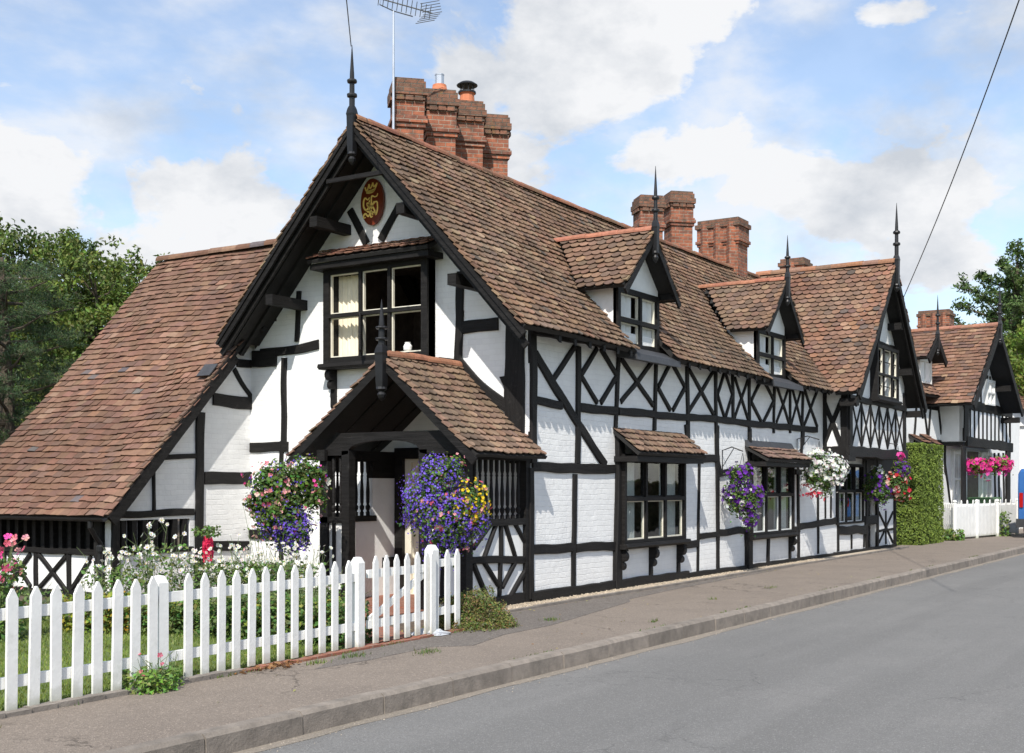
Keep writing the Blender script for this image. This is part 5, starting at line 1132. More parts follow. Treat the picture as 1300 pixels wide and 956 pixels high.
    for sg in (1, -1):
        S = U * (sg * .8) + Vector((0, 0, dzr - dz1)); Oq = P3.P(du - .2 - sg * .8, dz1, .35)
        deck('dormer_roof', Oq, -Nn, S, 2.2, S.length, dm, cell=.2); tiles('dormer_tiles', Oq, -Nn, S, 2.2, S.length, dm, gauge=.15, tw=.2, club=False, pal=PAL_CROSS, material='tileplain')
        plate_board('bargeboard', dm, [P3.P(du - .2, dzr, .38), P3.P(du - .2 - sg * .83, dz1 - .04, .38)], .2, .05, nrm=Nn)
    finial(dm, P3.P(du - .2, dzr, .4), 1.2, r=.07)
    window(K, P3, du - .72, du + .32, dz0, dz1, .05, (.5,), (), fw=.06, fmat='whitepaint', inner='whitepaint', room=.3, glazing=(2, 4), curt=[(0, 1)], cur='curtainw', sill=False)
    # pent roofs
    for (xa, xb, ya, yb) in ((1153, 1170, 551, 562), (1167, 1196, 551, 565)):
        u0 = P3.px(xa, ya)[0]; u1 = P3.px(xb, yb, .5)[0]; zt = P3.px(xa, ya)[1]; zb = P3.px(xb, yb, .5)[1]; S = P3.P(0, zt) - P3.P(0, zb, .5); Oq = P3.P(u0, zb, .5)
        dk = deck('pent_roof', Oq, U, S, max(.5, u1 - u0), S.length, K, th=.05, cell=.2); tiles('pent_tiles', Oq, U, S, max(.5, u1 - u0), S.length, dk, gauge=S.length / 3, tw=.18, club=False, pal=PAL_WING)
    a = at(1188, 42, y=395)
    wide_stack(a.x - .3, a.x + .3, a.y - .5, a.y + .5, a.z, zb=4.5, parent=K)
    return P2, P3, um, half
P2, P3, um2, half2 = cottage2()
# third cottage, only a sliver of roof and wall shows
def cottage3():
    O = P2.P(11.2, 0, -.3); U = P2.u; Nn = P2.n; Q = Plane(O, U, Nn)
    K = thing('timber_framed_cottage', 'last cottage at the right edge, only its red roof and striped wall showing', 'cottage', O + U * 3 - Nn * 3)
    mb = MB(); mb.pbox(Q, -1.8, 7, -.05, 3.9, -5, 0); mb.build('wall', M['plaster'], K)
    S = -Nn * 2.6 + Vector((0, 0, 2.4)); Oq = Q.P(-2.2, 3.75, .3); dk = deck('roof', Oq, U, S, 9.5, S.length, K, cell=.3); tiles('roof_tiles', Oq, U, S, 9.5, S.length, dk, gauge=.16, tw=.2, club=False, pal=PAL_WING, material='tileplain')
    mb = MB(); mb.prism([Q.P(-1.9, 3.8, .1), Q.P(-1.9, 6.1, -2.3), Q.P(-1.9, 3.8, -4.9)], U * 8.8); mb.build('gable', M['plaster'], K)
    for i in range(16): mb = MB(); beam_mb(mb, Q, (-1.75 + i * .34, 0), (-1.75 + i * .34, 3.7), .09); mb.build('stud', M['black'], K)
    mb = MB(); beam_mb(mb, Q, (-1.8, 2.2), (6, 2.2), .15); mb.build('beam', M['black'], K)
cottage3()
# far fence with gate-like boarding
ff = thing('picket_fence', 'low white fence of round topped pales in front of the far cottage', 'fence', at(1245, 37, z=0))
g0 = at(1212, 35.4, z=0); g1 = at(1291, 39.3, z=0); dd = (g1 - g0).normalized(); nn_ = Vector((dd.y, -dd.x, 0)); Ln = (g1 - g0).length; n_ = int(Ln / .115)
for i in range(n_):
    c = g0 + dd * (i + .5) * .115; mb = MB(); tall = i % 4 == 0; picket_mb(mb, c, dd, nn_, .06, 1.16 if tall else 1.02, w=.09, tip=.05, th=.02); mb.build('picket', M['whitepaint'], ff)
for z_ in (.35, 1.0): rail(g0, g1, z_, ff, back=.03, hh=.045)
for q in (0, .33, .66, 1):
    c = g0 + dd * Ln * q; mb = MB(); mb.lathe(c, [(.06, -.1), (.06, 1.06), (.04, 1.08), (.065, 1.11), (.055, 1.15), (.02, 1.17)], 8); mb.build('post', M['whitepaint'], ff)
f3_ = thing('picket_fence', 'short white open fence between the hedge and the boarded far fence', 'fence', at(1203, 35.8, z=0))
h0 = at(1197, 36.5, z=0); h1 = at(1212, 35.4, z=0); d3 = (h1 - h0).normalized(); n3 = Vector((d3.y, -d3.x, 0))
for i in range(6):
    c = h0.lerp(h1, (i + .5) / 6); mb = MB(); picket_mb(mb, c, d3, n3, .1, 1.08, w=.08, tip=.05); mb.build('picket', M['whitepaint'], f3_)
for z_ in (.4, 1.0): rail(h0, h1, z_, f3_, back=.03, hh=.045)
mb = MB(); c = at(1250, 40, z=0); mb.box(c.x - .9, c.x + .9, c.y - .3, c.y + .3, 0, 1.12); mb.box(c.x - .95, c.x + .95, c.y - .35, c.y + .35, 1.12, 1.2)
M['greenpl'] = mat('green_plastic', (.10, .22, .09), .5, bump=.05); o = mb.build('storage_box', M['greenpl'], None, loc=c); tag(o, 'low green box with a lid behind the white far fence', 'storage box')

# ================================================================== VAN
def van():
    c = at(1291.5, 36.9, z=0); U = Vector((math.cos(R(-7)), math.sin(R(-7)), 0)); Nn = Vector((U.y, -U.x, 0)); V = Plane(c, U, Nn)  # rear left corner, d = across
    K = thing('parked_van', 'blue panel van parked beyond the white far fence at the right edge', 'van', c + U * 2.4 + Nn * .9)
    M['vanblue'] = mat('blue_car_paint', (.035, .12, .33), .25, namp=.03, bump=0); M['tyre'] = mat('tyre_rubber', (.02, .02, .02), .8, bump=.2); M['bumper'] = mat('grey_plastic', (.03, .032, .035), .6)
    M['redlamp'] = mat('red_lens', (.35, .01, .01), .2, bump=0); M['darkglass'] = mat('dark_glass', (.01, .012, .014), .05, bump=0, spec=.8)
    W = 1.9; Lv = 4.8
    prof = [(.0, .42), (0, .8), (.03, 1.5), (.09, 2.0), (.25, 2.1), (3.3, 2.1), (3.55, 2.04), (4.15, 1.28), (4.72, 1.02), (4.8, .75), (4.8, .32), (.1, .32)]
    mb = MB(); secs = [(0, .06), (.05, 0), (W - .05, 0), (W, .06)]
    rings = []
    for dpt, ins in secs: rings.append([V.P(min(max(u, ins), Lv - ins), z - (ins if z > 1.9 else 0), dpt) for u, z in prof])
    n = len(prof); vs = [p for r_ in rings for p in r_]; fs = [tuple(range(n)), tuple(range(3 * n, 4 * n))[::-1]]
    for k in range(3):
        for i in range(n): fs.append((k * n + i, k * n + (i + 1) % n, (k + 1) * n + (i + 1) % n, (k + 1) * n + i))
    mb.idx(vs, fs); mb.build('body', M['vanblue'], K)
    mb = MB(); mb.obox(V.P(-.03, .45, W / 2), U * .07, Nn * (W / 2 + .01), Vector((0, 0, .13))); bpr = mb.build('bumper', M['bumper'], K)
    for dpt in (.12, W - .12): mb = MB(); mb.obox(V.P(-.0, 1.15, dpt), U * .035, Nn * .05, Vector((0, 0, .22))); mb.build('tail_light', M['redlamp'], K)
    for dpt in (.52, W - .52): mb = MB(); mb.obox(V.P(.035, 1.60, dpt), U * .03, Nn * .3, Vector((0, 0, .26))); mb.build('rear_window', M['darkglass'], K)
    mb = MB(); mb.obox(V.P(3.1, 1.62, W / 2), U * .42, Nn * (W / 2 + .012), Vector((0, 0, .24))); mb.build('side_window', M['darkglass'], K)
    for u_ in (.95, 3.9):
        for dpt in (.08, W - .08):
            mb = MB(); cc = V.P(u_, .31, dpt); ring = []
            for s_ in (-1, 1):
                for rr in (.31,):
                    ring += [cc + Nn * (.10 * s_) + U * (rr * math.cos(a * math.pi / 10)) + Vector((0, 0, rr * math.sin(a * math.pi / 10))) for a in range(20)]
            mb.idx(ring, [tuple(range(20)), tuple(range(20, 40))[::-1]] + [(i, (i + 1) % 20, 20 + (i + 1) % 20, 20 + i) for i in range(20)]); wl = mb.build('wheel', M['tyre'], K)
            mb = MB(); ring = []
            for s_ in (-1.06, 1.06): ring += [cc + Nn * (.10 * s_) + U * (.18 * math.cos(a * math.pi / 8)) + Vector((0, 0, .18 * math.sin(a * math.pi / 8))) for a in range(16)]
            mb.idx(ring, [tuple(range(16)), tuple(range(16, 32))[::-1]] + [(i, (i + 1) % 16, 16 + (i + 1) % 16, 16 + i) for i in range(16)]); mb.build('rim', M['steel'], wl)
van()

# ================================================================== HEDGE
def leafbox(name, label, c0, c1, ndens, size, cols, cat='hedge', rot=0):
    x0, y0, z0 = c0; x1, y1, z1 = c1; mb = MB(); ctr = Vector(((x0 + x1) / 2, (y0 + y1) / 2, 0))
    K = thing(name, label, cat, (ctr.x, ctr.y, 0))
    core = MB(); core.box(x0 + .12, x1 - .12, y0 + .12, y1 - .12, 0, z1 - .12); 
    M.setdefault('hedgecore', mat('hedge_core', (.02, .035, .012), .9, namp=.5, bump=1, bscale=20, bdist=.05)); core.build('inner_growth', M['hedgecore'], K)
    faces = [((x0, y0, z0), (0, y1 - y0, 0), (0, 0, z1 - z0), (-1, 0, 0)), ((x1, y0, z0), (0, y1 - y0, 0), (0, 0, z1 - z0), (1, 0, 0)), ((x0, y0, z0), (x1 - x0, 0, 0), (0, 0, z1 - z0), (0, -1, 0)),
             ((x0, y1, z0), (x1 - x0, 0, 0), (0, 0, z1 - z0), (0, 1, 0)), ((x0, y0, z1), (x1 - x0, 0, 0), (0, y1 - y0, 0), (0, 0, 1))]
    for o_, a_, b_, n_ in faces:
        o_, a_, b_, n_ = map(Vector, (o_, a_, b_, n_)); ar = a_.length * b_.length
        for i in range(int(ar * ndens)):
            p = o_ + a_ * rnd.random() + b_ * rnd.random(); q = noise.noise(p * 1.3) ; q2 = noise.noise(p * 5)
            p += n_ * (-.02 + .05 * q + .05 * q2 + rnd.uniform(-.05, .025)); c = rnd.choice(cols); k = 1 + .5 * q2 + rnd.uniform(-.2, .3); c = tuple(max(.01, x * k) for x in c)  # leaves in the hollows get a darker colour, shade put into the tint
            leaf_quad(mb, p, (n_ + rdir() * .8 + Vector((0, 0, .3))), size * rnd.uniform(.7, 1.4), c, .45)
    mb.build('foliage', M['leaf'], K, recalc=False); return K
leafbox('clipped_hedge', 'tall square clipped green hedge at the far end of the long cottage', (19.0, -.45, 0), (21.4, 2.2, 2.72), 1700, .06, [(.16, .22, .04), (.19, .25, .045), (.12, .18, .032)])

# ================================================================== TREES
def tree(name, label, base, h, crown, nleaf, size, cols, group=None, trunk_r=.25, spread=.3, limbs=9, up=.25, cat='tree', asp=.5, hole=.5):
    """crown: list of (offset, radii) lobes"""
    base = Vector(base); K = thing(name, label, cat, base, group); mb = MB(); r_ = rnd
    tp = base + Vector((r_.uniform(-.3, .3), r_.uniform(-.3, .3), h * .75)); mb.tube([base - Vector((0, 0, .1)), base.lerp(tp, .3) + Vector((.1, 0, 0)), base.lerp(tp, .65), tp], [trunk_r * 1.2, trunk_r, trunk_r * .6, trunk_r * .15], 9)
    for (o_, rd) in crown:
        e = base + Vector(o_); s = base.lerp(tp, min(.85, max(.2, (o_[2] - rd[2] * .6) / (h * .75)))); md = s.lerp(e, .5) + Vector((0, 0, -.15)); mb.tube([s, md, e], [trunk_r * .32, trunk_r * .22, trunk_r * .06], 6)
        for k in range(4):
            q = e + Vector((r_.uniform(-1, 1) * rd[0], r_.uniform(-1, 1) * rd[1], r_.uniform(-.6, 1) * rd[2])) * .7; mb.tube([md.lerp(e, .4), md.lerp(q, .6), q], [trunk_r * .12, trunk_r * .08, .01], 5)
    mb.build('trunk', M['bark'], K); lf = MB(); tot = sum(rd[0] * rd[1] + rd[0] * rd[2] for _, rd in crown)
    for (o_, rd) in crown:
        ctr = base + Vector(o_); nn = int(nleaf * (rd[0] * rd[1] + rd[0] * rd[2]) / tot); cl = max(6, nn // 45)
        for c in range(cl):
            d = rdir(); d.z = d.z if d.z > -.5 else -d.z * .5; rr = r_.uniform(.62, 1.05) * (1 + .28 * noise.noise(d * 1.7 + ctr)); cc = ctr + Vector((d.x * rd[0], d.y * rd[1], d.z * rd[2])) * rr
            if noise.noise(cc * .9) < -hole: continue
            col = r_.choice(cols); cs = r_.uniform(.8, 1.25) * min(rd) * .22 + .12; kk = r_.uniform(.75, 1.3)
            for i in range(nn // cl):
                p = cc + rdir() * (cs * r_.random() ** .5) * Vector((1, 1, .6)).length * .7; p.z -= .1 * r_.random()
                leaf_quad(lf, p, (d * .7 + rdir() + Vector((0, 0, up))), size * r_.uniform(.6, 1.4), tuple(x * kk * r_.uniform(.8, 1.2) for x in col), asp)
    lf.build('crown', M['leaf'], K, recalc=False); return K
def lobes(n, R_, H0, H1, r0, r1, sq=1):
    o = []
    for i in range(n):
        t = i * 2.4 + rnd.random(); q = (i + .5) / n; z = H0 + (H1 - H0) * q; rr = R_ * math.sqrt(max(.05, 1 - ((q - .4) / .75) ** 2)) * rnd.uniform(.4, 1); r = rnd.uniform(r0, r1) * (1 - .35 * q)
        o.append(((rr * math.cos(t), rr * math.sin(t), z), (r, r, r * .75 * sq)))
    return o
DK = [(.060, .095, .024), (.078, .12, .028), (.042, .072, .02)]; MD = [(.11, .155, .03), (.13, .18, .033), (.08, .12, .026)]; LT = [(.13, .19, .03), (.11, .165, .03), (.16, .21, .035)]
b_ = at(40, 44, z=0); tree('oak_tree', 'tall dark green leafy tree rising behind the pine at the left edge', b_, 11.6, lobes(20, 3.6, 3.0, 10.4, 1.7, 2.4), 46000, .18, DK + MD, trunk_r=.35)
b_ = at(125, 41, z=0); tree('lime_tree', 'mid green leafy tree in the middle of the group behind the red roofed wing', b_, 10.2, lobes(20, 2.8, 2.4, 9.3, 1.4, 2.0), 46000, .16, MD, trunk_r=.3)
b_ = at(178, 43, z=0); tree('leafy_tree', 'lighter green tree whose top shows just left of the ridge of the red roofed wing', b_, 9.6, lobes(16, 2.2, 2.4, 8.6, 1.1, 1.7), 34000, .15, LT + MD, trunk_r=.25)
b_ = at(-60, 52, z=0); tree('dense_tree', 'dense dark tree cut by the left edge of the view behind the pine', b_, 11.5, lobes(14, 4, 3, 10.5, 2, 2.8), 16000, .24, DK, trunk_r=.4)
b_ = at(110, 33, z=0); tree('yellow_green_shrub', 'small yellow green shrub against the slope of the red roofed wing', b_, 4.8, lobes(6, .8, 2.4, 4.9, .5, .9), 5000, .12, LT + [(.18, .20, .03)], cat='shrub', trunk_r=.08)
b_ = at(60, 52, z=0); tree('dense_bush', 'dark undergrowth filling the gap below the garden trees', b_, 4.5, lobes(12, 7, .8, 4.2, 1.8, 2.6), 14000, .26, DK, cat='shrub', trunk_r=.12, hole=.9)
# pine: flattened bluish tufts on near horizontal limbs
def pine(base, h):
    K = thing('pine_tree', 'blue green pine with clumped needles at the left edge of the view', 'pine tree', base); mb = MB(); lf = MB(); base = Vector(base)
    mb.tube([base, base + Vector((.1, .1, h * .5)), base + Vector((0, .2, h))], [.26, .2, .05], 9)
    for i in range(48):
        z = h * (.12 + .86 * (i + .5) / 48); t = i * 2.399; ln = (1 - ((z / h - .35) / .75) ** 2) ** .5 * 2.6 * rnd.uniform(.65, 1.05) if abs((z / h - .35) / .75) < 1 else .3
        s = base + Vector((0, 0, z * .95)); e = s + Vector((math.cos(t) * ln, math.sin(t) * ln, ln * .14 + .1)); mb.tube([s, s.lerp(e, .5) + Vector((0, 0, -.08)), e], [.055, .04, .012], 5)
        for k in range(int(8 + ln * 8)):
            q = s.lerp(e, rnd.uniform(.3, 1.05)) + Vector((rnd.uniform(-.4, .4), rnd.uniform(-.4, .4), rnd.uniform(-.06, .24))); col = rnd.choice([(.055, .090, .040), (.078, .12, .052), (.04, .068, .032), (.10, .14, .062)]); cs = rnd.uniform(.20, .38)
            for j in range(60):
                d = rdir(); d.z = abs(d.z) * .8; p = q + d * cs * rnd.uniform(.3, 1) * Vector((1, 1, 1)).length * .6
                leaf_quad(lf, p, d.cross(rdir()), .13 * rnd.uniform(.7, 1.3), tuple(x * rnd.uniform(.75, 1.3) for x in col), .14)
    mb.build('trunk', M['bark'], K); lf.build('crown', M['leaf'], K, recalc=False)
pine(at(8, 34, z=0), 8.0)
# right hand tree: open layered branches with bunched leaves
def open_tree(base, h, label):
    K = thing('walnut_tree', label, 'tree', base); mb = MB(); lf = MB(); base = Vector(base)
    mb.tube([base, base + Vector((.2, 0, h * .35)), base + Vector((0, .1, h * .7)), base + Vector((.1, 0, h))], [.4, .33, .2, .05], 10)
    def bunch(p, n, s):
        col = rnd.choice([(.075, .12, .035), (.10, .155, .045), (.055, .095, .03)]); k = rnd.uniform(.8, 1.25)
        for j in range(n):
            leaf_quad(lf, p + rdir() * s * rnd.random() ** .6, rdir() + Vector((0, 0, .8)), .19 * rnd.uniform(.7, 1.3), tuple(x * k * rnd.uniform(.85, 1.15) for x in col), .42)
    for i in range(44):
        q = (i + .5) / 44; z = h * (.28 + .68 * q); t = i * 2.399; ln = 4.6 * (1 - q) ** .55 * rnd.uniform(.7, 1.1) + .5
        s = base + Vector((0, 0, z * .93)); dr_ = Vector((math.cos(t), math.sin(t), 0)); e = s + dr_ * ln + Vector((0, 0, ln * .32)); m1 = s + dr_ * ln * .5 + Vector((0, 0, ln * .08)); mb.tube([s, m1, e], [.08, .05, .012], 6)
        sd_ = Vector((-dr_.y, dr_.x, 0))
        for k in range(int(5 + ln * 3.2)):
            w_ = rnd.uniform(.25, 1.0); b0 = (s.lerp(m1, w_ * 2) if w_ < .5 else m1.lerp(e, w_ * 2 - 1)); tw = b0 + sd_ * rnd.choice((-1, 1)) * rnd.uniform(.2, 1.0) * ln * .22 + dr_ * .3 + Vector((0, 0, rnd.uniform(.0, .45))); mb.tube([b0, tw], [.02, .006], 4)
            for u_ in (.4, .7, 1): bunch(b0.lerp(tw, u_), 15, .22)
        bunch(e, 18, .26)
    for i in range(110):
        q_ = rnd.uniform(.55, 1.0); p = base + Vector((rnd.gauss(0, .5) * (1.25 - q_), rnd.gauss(0, .5) * (1.25 - q_), h * q_)); bunch(p, 18, .32)
    mb.build('trunk', M['bark'], K); lf.build('crown', M['leaf'], K, recalc=False)
open_tree(at(1292, 52, z=0), 12.0, 'open branched tree with bunched leaves behind the roof of the far cottage')
b_ = at(1303, 48, z=0); tree('leafy_tree', 'bright green tree low behind the far cottage roof at the right edge', b_, 8.2, lobes(10, 1.6, 2.5, 7.8, 1.0, 1.6), 15000, .16, LT, trunk_r=.2)
b_ = at(1345, 60, z=0); tree('dense_tree', 'dense dark tree beyond the right edge behind the open branched tree', b_, 13, lobes(14, 4, 3, 12, 2, 2.8), 14000, .26, MD, trunk_r=.4)

# ================================================================== HANGING BASKETS
def blob_pts(n, lob, shell=.55):
    tot = sum(l[3] ** 2 for l in lob); o = []
    for l in lob:
        for i in range(int(n * l[3] ** 2 / tot)):
            d = rdir(); k = rnd.uniform(shell, 1.03) * (1 + .5 * noise.noise(d * 2.4 + Vector(l[:3]) * 3)) * (rnd.uniform(1.05, 1.3) if rnd.random() < .07 else 1); sc = l[4] if len(l) > 4 else 1
            dn = Vector((0, 0, -.22 * rnd.random() ** 1.5)) if (rnd.random() < .10 and d.z < .2) else Vector((0, 0, 0))
            o.append((dn + Vector(l[:3]) + Vector((d.x * l[3], d.y * l[3], d.z * l[3] * sc)) * k, d))
    return o
def basket(label, c, lob, flowers_, hang, leafn=2600, lsize=.045, greens=GREENS, cat='hanging basket', grp=None):
    """c: centre of the basket rim; lob in metres relative to c: (x right in view, y towards viewer, z up, r[, zscale])"""
    c = Vector(c); tr = lambda l: tuple(RT * l[0] - FW * l[1] + Vector((0, 0, l[2]))) + tuple(l[3:])
    K = thing('hanging_basket', label, cat, c, grp); L_ = [tr(l) for l in lob]; lf = MB(); core = MB()
    for p, d in blob_pts(leafn, L_, .35):
        leaf_quad(lf, c + p, d + rdir() * .9 + Vector((0, 0, .3)), lsize * rnd.uniform(.6, 1.5), tuple(x * rnd.uniform(.6, 1.3) for x in rnd.choice(greens)), .6)
    lf.build('foliage', M['leaf'], K, recalc=False)
    core.lathe(c, [(.03, -.20), (.11, -.17), (.17, -.08), (.19, 0), (.18, .01)], 14); core.build('basket', M['hedgecore'], K)
    ch = MB(); hk = Vector(hang)
    for k in range(3): a = k * 2.1; ch.tube([c + Vector((.18 * math.cos(a), .18 * math.sin(a), 0)), hk], .004, 4)
    ch.build('chain', M['iron'], K)
    for (nm, n, r, col, idx, petals, eye, sh) in flowers_:
        fl = MB(); sub = [L_[i] if not isinstance(i, tuple) else tr(i) for i in idx]
        for p, d in blob_pts(n, sub, sh):
            cc = rnd.choice(col); flower(fl, c + p + d * .012, d + rdir() * .55 - FW * .35, r * rnd.uniform(.7, 1.25), cc, petals, eye)
        tag(fl.build(nm, M['petal'], K, recalc=False), kind='stuff')
    return K
PUR = [(.15, .075, .55), (.20, .11, .68), (.11, .05, .42), (.26, .17, .75)]; PNK = [(.62, .18, .22), (.72, .32, .33), (.52, .10, .16)]; SAL = [(.72, .40, .34), (.78, .50, .44)]
WH = [(.78, .78, .74), (.70, .70, .66)]; YEL = [(.80, .58, .02), (.75, .50, .02)]; RED = [(.65, .03, .05), (.55, .02, .06)]; MAG = [(.75, .04, .30), (.85, .10, .42), (.65, .03, .22)]; DPU = [(.11, .02, .26), (.16, .03, .36), (.08, .015, .2)]
# left of the porch
bz = 15.6; s_ = bz / FPX
def rel(cx, cy, z, pts):
    """pixel sketch -> lobes"""
    k = z / FPX; return [((x - cx) * k, dy, (cy - y) * k, r * k) + tuple(e) for (x, y, dy, r, *e) in pts]
cL = at(366, bz, y=636)
basket('big basket of pink fuchsia above violet lobelia left of the porch', cL,
       rel(366, 636, bz, [(352, 620, .05, 33), (386, 608, .05, 27), (358, 645, .1, 33), (374, 672, .1, 24, 1.25), (328, 640, .05, 16), (399, 632, .05, 17), (352, 664, .08, 22), (342, 604, .02, 14), (400, 604, .02, 13)]),
       [('lobelia_flowers', 2000, .013, PUR, [3, 6, 3], 5, None, .72), ('lobelia_flowers', 380, .012, PUR, [0, 1, 2], 5, None, .85), ('fuchsia_flowers', 260, .028, SAL + PNK, [0, 2, 4, 5, 7], 4, None, .85), ('pink_flowers', 60, .026, PNK + MAG, [0, 1, 8], 5, None, .9), ('white_flowers', 12, .045, WH, [1, 5], 6, None, .95)],
       (cL.x, cL.y, 2.05), leafn=9500, lsize=.052, greens=[(.09, .155, .035), (.12, .20, .04), (.06, .115, .025)])
bz = 14.7; cR = at(566, bz, y=640)
basket('big basket of violet lobelia with a yellow patch at the right front porch corner', cR,
       rel(566, 640, bz, [(556, 612, .05, 30), (543, 640, .1, 33), (570, 658, .1, 38), (597, 636, .1, 24), (560, 684, .08, 22, 1.1), (602, 664, .05, 19), (548, 590, .0, 14), (572, 596, .0, 20), (528, 652, .0, 16)]),
       [('lobelia_flowers', 4300, .0125, PUR, [0, 1, 2, 4, 5, 6, 8], 5, None, .78), ('yellow_flowers', 210, .020, YEL, [3, (.36, .12, -.05, .15), (.28, .25, -.12, .12)], 5, None, .8), ('fuchsia_flowers', 130, .026, PNK, [2, 3, 7], 4, None, .93)],
       (cR.x + .1, cR.y + .1, 2.0), leafn=7000)
# street baskets
def street_basket(label, px_, py_, Y, pts, fl, **k):
    r = FW + RT * ((px_ - PX0) / FPX); t = (Y - CAM.y) / r.y; c = CAM + r * t; c.z = CAM.z + (HY - py_) / FPX * t; top = max((py_ - p[1]) for p in pts)
    kb = basket(label, c, rel(px_, py_, t, pts), fl, (c.x, c.y + .0, c.z + .75), **k)
    m_ = MB(); m_.tube([Vector((c.x, -.03, c.z + .45)), Vector((c.x, -.03, c.z + .80)), Vector((c.x, c.y * .5, c.z + .86)), Vector((c.x, c.y, c.z + .78))], .012, 6); m_.tube([Vector((c.x, -.03, c.z + .5)), Vector((c.x, c.y * .6, c.z + .84))], .008, 5); m_.build('bracket', M['iron'], kb)
    return kb
street_basket('basket of deep purple petunias with a few white blooms between the two lower windows', 943, 628, -.42,
              [(938, 604, .0, 16), (932, 628, .05, 15), (950, 634, .05, 17), (960, 628, .0, 11), (950, 656, .05, 11, 1.3), (936, 640, .05, 14)],
              [('petunia_flowers', 260, .042, DPU, [0, 1, 2, 3, 4], 5, None, .85), ('white_flowers', 22, .042, WH, [5, 2], 5, None, 1.0)], leafn=3000, lsize=.05)
street_basket('basket of white petunias trailing a little red beside the second lower window', 1040, 606, -.5,
              [(1038, 588, .0, 17), (1056, 598, .05, 17), (1040, 606, .05, 17), (1028, 602, .0, 12), (1048, 616, .0, 12)],
              [('petunia_flowers', 420, .045, WH, [0, 1], 5, None, .85), ('petunia_flowers', 60, .045, WH, [2, 4], 5, None, .95), ('red_flowers', 30, .045, RED, [(-.28, .05, -.25, .14), (-.05, .05, -.36, .12)], 5, None, .7)], leafn=3600, lsize=.05)
street_basket('basket of mixed purple and white flowers in shade under the jetty', 1112, 615, -.35,
              [(1110, 612, .0, 13), (1118, 628, .05, 12), (1104, 624, .0, 9), (1114, 600, .0, 8)],
              [('petunia_flowers', 70, .045, DPU, [0, 1, 2], 5, None, .9), ('white_flowers', 26, .045, WH, [3], 5, None, .9)], leafn=2400, lsize=.055)
street_basket('basket of purple and coral flowers with one tall magenta bloom at the jetty corner', 1140, 606, -.75,
              [(1143, 596, .0, 10), (1138, 612, .05, 13), (1144, 622, .05, 10, 1.2)],
              [('petunia_flowers', 70, .045, DPU, [0], 5, None, .9), ('coral_flowers', 90, .05, SAL + RED, [1, 2], 5, None, .9), ('magenta_flowers', 10, .06, MAG, [(.06, 0, .52, .09)], 5, None, .6)], leafn=2400, lsize=.055)
c = P2.P(P2.px(1256, 590, .35)[0], P2.px(1256, 590, .35)[1], .35); t = (c - CAM).dot(FW)
basket('long trough of bright pink flowers under the jetty of the far cottage', c, rel(1256, 590, t, [(1236, 591, 0, 11, .8), (1248, 592, 0, 10, .9), (1260, 591, 0, 9, .8), (1271, 589, 0, 10, .9), (1280, 591, 0, 7, .8)]),
       [('pink_flowers', 300, .075, MAG, [0, 1, 2, 3, 4], 5, None, .85)], (c.x, c.y, c.z + .6), leafn=2200, lsize=.09, greens=[(.13, .19, .03), (.16, .22, .04)], cat='flower trough')

# ================================================================== GARDEN PLANTS
def stemplant(name, label, base, h, n_stem, spread, leafn, lsize, greens, fl=None, cat='plant', group=None, low=.0, topshare=1.0):
    base = Vector(base); K = thing(name, label, cat, base, group); st = MB(); lf = MB(); fm = MB(); tips = []
    for i in range(n_stem):
        t = rnd.uniform(0, 6.28); r = spread * rnd.random() ** .5; b = base + Vector((math.cos(t), math.sin(t), 0)) * r * .35; e = base + Vector((math.cos(t) * r, math.sin(t) * r, h * rnd.uniform(.6, 1.05))); m = b.lerp(e, .5) + Vector((rnd.uniform(-.04, .04), rnd.uniform(-.04, .04), .05))
        st.tube([b, m, e], [.005, .004, .002], 4, cap=False); tips.append(e)
        for k in range(3):
            if rnd.random() < .6: q = m.lerp(e, rnd.random()); e2_ = q + Vector((rnd.uniform(-.13, .13), rnd.uniform(-.13, .13), rnd.uniform(.04, .16))); st.tube([q, e2_], [.003, .0015], 3, cap=False); tips.append(e2_)
    for i in range(leafn):
        t = rnd.uniform(0, 6.28); r = spread * rnd.random() ** .5 * 1.05; z = low + (h * .8 - low) * rnd.random() ** (1.3 * topshare)
        leaf_quad(lf, base + Vector((math.cos(t) * r, math.sin(t) * r, z)), rdir() * .8 + Vector((0, 0, .8)) - FW * .3, lsize * rnd.uniform(.6, 1.4), tuple(x * rnd.uniform(.7, 1.3) for x in rnd.choice(greens)), .6)
    st.build('stems', M['stem'], K, recalc=False); lf.build('leaves', M['leaf'], K, recalc=False)
    if fl:
        for (r, cols, share, pet, eye) in fl:
            for e in tips:
                if rnd.random() < share: flower(fm, e + Vector((0, 0, .01)), -FW * rnd.uniform(.2, 1) + rdir() * .6 + Vector((0, 0, .5)), r * rnd.uniform(.7, 1.2), rnd.choice(cols), pet, eye)
        tag(fm.build('flowers', M['petal'], K, recalc=False), kind='stuff')
    return K
ANG = [(.12, .19, .05), (.09, .15, .04), (.15, .22, .06)]
def gp(x_, zc_): p = at(x_, zc_, z=-.035); return p
GA = 'white flowering plants along the garden bed'
stemplant('anemone_plant', 'tall white anemones in front of the lattice of the low wing', gp(196, 15.2), 1.12, 26, .42, 800, .055, ANG, [(.036, WH, .55, 6, (.6, .45, .05))])
stemplant('anemone_plant', 'white anemones below the downpipe at the corner of the low wing', gp(150, 15.0), .78, 18, .4, 900, .06, ANG, [(.032, WH, .4, 6, (.6, .45, .05))])
stemplant('anemone_plant', 'white anemones left of the middle of the bed beside the red flower spike', gp(236, 15.4), .88, 20, .38, 700, .055, ANG, [(.032, WH, .6, 6, (.6, .45, .05))])
